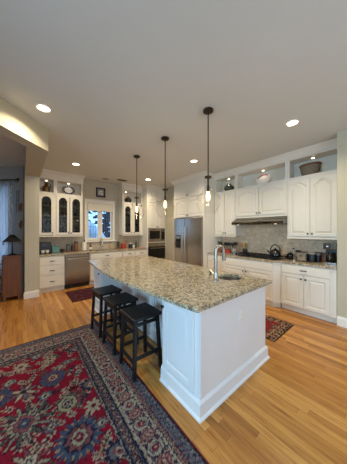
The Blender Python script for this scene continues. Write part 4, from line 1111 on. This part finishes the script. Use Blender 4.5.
def crock(x, y, z, r, h, m, label, cols, head, n, grp, lab2):
    t = thing('utensil_crock', label, 'crock', (x, y, z))
    MB().lathe([(r*.75, 0), (r, h*.35), (r*.95, h*.8), (r*.85, h), (r*.78, h), (r*.88, h*.7), (r*.66, .012)], n=20).build('crock', m, t)
    for k in range(n):
        a = 2*PI*k/n; dx, dy = .165*math.cos(a)*r/.075, .195*math.sin(a)*r/.075
        spoon(x+dx*.12, y+dy*.12, z+.014, dx, dy, random.uniform(.23, .27), cols[k % len(cols)], lab2[k % len(lab2)], head[k % len(head)], grp)
crock(4.13, 2.66, CT+.0165, .075, .125, M['stone'], 'round grey stoneware crock full of black utensils', [M['blackplastic']], ['spoon', 'spatula'], 5, 'black utensils in the grey crock', ['black utensil standing in the grey stoneware crock'])
crock(4.41, 2.535, CT, .058, .125, M['bronze'], 'dark crock holding coloured utensils beside the cooktop', [M['tealsil'], M['red'], M['yellow'], M['tanwood'], M['tealsil'], M['brownwood']], ['spatula', 'spoon'], 4, 'coloured utensils in the dark crock', ['teal utensil in the dark crock by the cooktop', 'red utensil in the dark crock by the cooktop', 'yellow utensil in the dark crock by the cooktop', 'tan wooden utensil in the dark crock by the cooktop', 'second teal utensil at the back of the dark crock', 'brown wooden utensil in the dark crock by the cooktop'])
t = thing('kettle', 'black kettle with tall loop handle on the cooktop', 'kettle', (4.10, 1.675, .9665), R(20))
MB().lathe([(.085, 0), (.105, .02), (.10, .07), (.07, .12), (.035, .14)], n=24).build('body', M['blackgloss'], t)
MB().lathe([(.036, .1405), (.03, .15), (.012, .155), (.014, .168), (.006, .174)], n=14).build('lid', M['blackgloss'], t)
MB().tube([(0, -.085, .09)]+[(0, -.088*math.cos(PI*k/10), .11+.125*math.sin(PI*k/10)) for k in range(11)]+[(0, .085, .09)], .011, 8).build('handle', M['black'], t)
MB().tube([(0, .09, .06), (0, .13, .09), (0, .15, .12)], [.022, .015, .011], 10).build('spout', M['blackgloss'], t)
t = thing('creamer', 'small black round teapot left of the pepper mill', 'teapot', (4.22, 1.435, CT))
MB().lathe([(.05, 0), (.075, .04), (.07, .09), (.04, .12)], n=18).build('body', M['blackgloss'], t); MB().lathe([(.04, .1205), (.02, .135), (.012, .15)], n=12).build('lid', M['black'], t)
MB().tube([(0, .065, .09), (0, .11, .08), (0, .11, .04), (0, .068, .03)], .008, 6).build('handle', M['black'], t)
t = thing('pepper_mill', 'dark pepper mill with flared top left of the toaster', 'pepper mill', (4.33, 1.33, CT))
MB().lathe([(.045, 0), (.04, .05), (.026, .09), (.03, .13)], n=16).build('body', M['black'], t); MB().lathe([(.031, .1305), (.05, .165), (.042, .185), (.01, .19)], n=16).build('top', M['blackplastic'], t)
t = thing('toaster', 'polished steel toaster on the range counter', 'toaster', (4.17, 1.20, CT), RX)
B(-.085, .085, -.10, .10, .012, .17).build('body', M['chrome'], t, .02); MB().box(-.05, -.02, -.08, .08, .1705, .174).box(.02, .05, -.08, .08, .1705, .174).build('bread_slot', M['black'], t)
B(-.075, .075, -.095, .095, 0, .011).build('base', M['blackplastic'], t); B(-.02, .02, -.118, -.101, .10, .115).build('lever', M['blackplastic'], t)
t = thing('milk_frother', 'slim rod with dark round top standing beside the toaster', 'frother', (4.06, 1.32, CT))
MB().lathe([(.022, 0), (.022, .01), (.006, .014), (.006, .215)], n=12).build('stem', M['chrome'], t); MB().lathe([(.007, .216), (.018, .225), (.018, .24), (.006, .25)], n=12).build('top', M['black'], t)
jar(4.16, 1.055, CT, .06, .17, M['blackplastic'], M['stone'], 'dark round canister between toaster and coffee maker')
t = thing('coffee_grinder', 'short black grinder in front of the brown board', 'grinder', (4.23, .975, CT)); MB().lathe([(.04, 0), (.045, .05), (.045, .13)], n=16).build('body', M['blackplastic'], t); MB().lathe([(.046, .1305), (.04, .16), (.015, .17)], n=16).build('lid', M['greyglass'], t)
tag(at(B(-.012, .012, -.10, .10, 0, .17).build('cutting_board', M['brownwood'], None, .006), (4.40, .97, CT)), 'brown wooden board standing against the tiles by the coffee maker', 'cutting board')
t = thing('coffee_maker', 'tall black and steel drip coffee maker at the right counter end', 'coffee maker', (4.20, .785, CT), RX)
MB().box(-.09, .09, -.10, .14, 0, .035).box(-.09, .09, .05, .14, .035, .25).build('body', M['blackplastic'], t, .006)
B(-.092, .092, -.10, .142, .2505, .365).build('water_tank_housing', M['steel_h'], t, .008); B(-.07, .0, -.104, -.1005, .28, .335).build('display', M['blackplastic'], t)
B(-.05, -.02, -.1055, -.1045, .298, .318).build('lit_screen', M['led'], t)
MB().lathe([(.055, .036), (.068, .06), (.066, .14), (.048, .18), (.048, .20)], (0, -.03, 0), 20).build('carafe', M['blackgloss'], t)
MB().tube([(.0, -.09, .18), (0, -.125, .17), (0, -.125, .09), (0, -.098, .08)], .008, 8).build('carafe_handle', M['chrome'], t)
B(-.085, .085, -.103, -.1005, .004, .03).build('base_trim', M['steel'], t)

# ------------------------------------------------------------------ dining room things
t = thing('wooden_chest', 'narrow brown wooden chest of drawers beyond the corner wall', 'chest', (-.02, 5.27, 0))
cwid, cd = .30, .36
MB().box(-cwid, 0, 0, cd, .08, .93).build('carcass', M['chest'], t, .004); B(-cwid-.02, .01, -.015, cd+.01, .931, .955).build('top', M['chest'], t, .005)
for x in (-cwid+.001, -.051):
    for y in (.001, cd-.051): B(x, x+.05, y, y+.05, 0, .079).build('bracket_foot', M['chest'], t)
for z0, z1 in ((.11, .36), (.38, .63), (.65, .90)):
    d = B(-cwid-.018, -cwid-.001, .02, cd-.02, z0, z1).build('drawer', M['chest'], t, .004)
    MB().cyl((-cwid-.019, cd/2, (z0+z1)/2), (-cwid-.045, cd/2, (z0+z1)/2), .016, n=10).build('knob', M['black'], d)
t = thing('table_lamp', 'dark lamp with wide pyramid shade standing on the wooden chest', 'lamp', (-.17, 5.40, .956))
MB().lathe([(.085, 0), (.085, .012), (.05, .03), (.02, .05)], n=20).build('base', M['bronze'], t); MB().cyl((0, 0, .05), (0, 0, .36), .012, n=10).build('stem', M['bronze'], t)
MB().rings([[(sx*a, sy*a, z) for sx, sy in ((-1, -1), (1, -1), (1, 1), (-1, 1))] for a, z in ((.152, .30), (.155, .312), (.045, .44), (.02, .455))]).build('lamp_shade', M['black'], t)
mb = MB()
for k in range(11):
    for s_ in (-1, 1):
        mb.cyl((-.15+.03*k, s_*.15, .298), (-.15+.03*k, s_*.15, .23+.01*(k % 3)), .0025, n=5); mb.cyl((s_*.15, -.15+.03*k, .298), (s_*.15, -.15+.03*k, .23+.01*(k % 3)), .0025, n=5)
mb.build('bead_fringe', M['greyglass'], t)
# curtain and rod along the bay
def on_bay(s, d, z): x, y = bay_pt(s, d); return (x, y, z)
t = thing('curtain_rod', 'black curtain rod with finial in front of the dining window', 'curtain rod', on_bay(.9, -.08, 2.70))
p0 = Vector(on_bay(.9, -.08, 2.70)); rel = lambda s, d, z: tuple(Vector(on_bay(s, d, z))-p0)
MB().cyl(rel(.10, -.08, 2.70), rel(1.75, -.08, 2.70), .014, n=10).build('rod', M['black'], t); MB().ball(rel(.08, -.08, 2.70), .034).build('finial', M['black'], t)
for s_ in (.16, 1.68):
    mb = MB().tube([rel(s_, -.001, 2.66), rel(s_, -.07, 2.66), rel(s_, -.08, 2.684)], .009, 6); mb.build('bracket', M['black'], t)
def curtain(s0, s1, label):
    mb = MB(); n = 70; lo = []; 
    rows = [(.02, 1.0), (1.2, 1.0), (2.2, .95), (2.68, .85)]
    vs = []
    for z, w in rows:
        r = []
        for i in range(n+1):
            s_ = s0+(s1-s0)*i/n; d = -.075+.028*w*math.sin(i*2*PI/8.0)+.008*math.sin(i*.9+z); r.append(mb.bm.verts.new(on_bay(s_, d, z)))
        vs.append(r)
    for a, b_ in zip(vs, vs[1:]):
        for i in range(n): mb.bm.faces.new((a[i], a[i+1], b_[i+1], b_[i]))
    mb.sm = True; o = mb.build('curtain', M['curtain']); md = o.modifiers.new('solid', 'SOLIDIFY'); md.thickness = .002
    return tag(o, label, 'curtain')
curtain(.26, .88, 'pale sheer curtain panel nearest the kitchen corner wall in the dining room'); curtain(1.02, 1.62, 'pale sheer curtain panel at the far side of the dining window')
# hanging strand, suncatcher and carved ornaments on the bay wall
t = thing('bead_strand', 'long strand of dried pods hanging beside the curtain', 'hanging ornament', on_bay(.24, -.11, 2.66))
mb = MB(); mb.tube([(0, 0, 0), (0.01, 0, -.5), (-.01, 0, -1.0), (0, 0, -1.45)], .004, 6); mb.build('cord', M['brownwood'], t); mb = MB()
for k in range(26): mb.ball((random.uniform(-.03, .03), random.uniform(-.02, .02), -.12-.05*k), .018, 1, .7, 1.3, 7)
mb.build('pods', M['paper'], t)
t = thing('suncatcher', 'narrow blue glass suncatcher hanging on the dining wall', 'hanging ornament', on_bay(.155, -.012, 2.34))
k = .7071; mb = MB(); mb.bar((-k*.03, k*.03, .12), (-k*.03, k*.03, -.42), .006); mb.bar((k*.03, -k*.03, .12), (k*.03, -k*.03, -.42), .006); mb.build('frame', M['greyglass'], t)
mb = MB()
for i in range(5): mb.bar((-k*.022, k*.022, .08-.1*i), (k*.022, -k*.022, .08-.1*i), .003, .04)
mb.build('glass_piece', M['plateblue'], t)
for i, (z, lab) in enumerate(((2.05, 'upper carved brown figure hanging at the edge of the dining wall'), (1.64, 'lower carved brown figure hanging at the edge of the dining wall'))):
    t = thing('wall_carving', lab, 'wall ornament', on_bay(.055, -.012, z)); mb = MB()
    mb.ball((0, 0, .07), .04, .8, .25, .8, 10); mb.ball((-.01, .01, -.02), .05, .8, .2, 1.5, 10); mb.ball((-.03, .03, .02), .03, 1, .2, .5, 8); mb.build('figure', M['brownwood'], t)
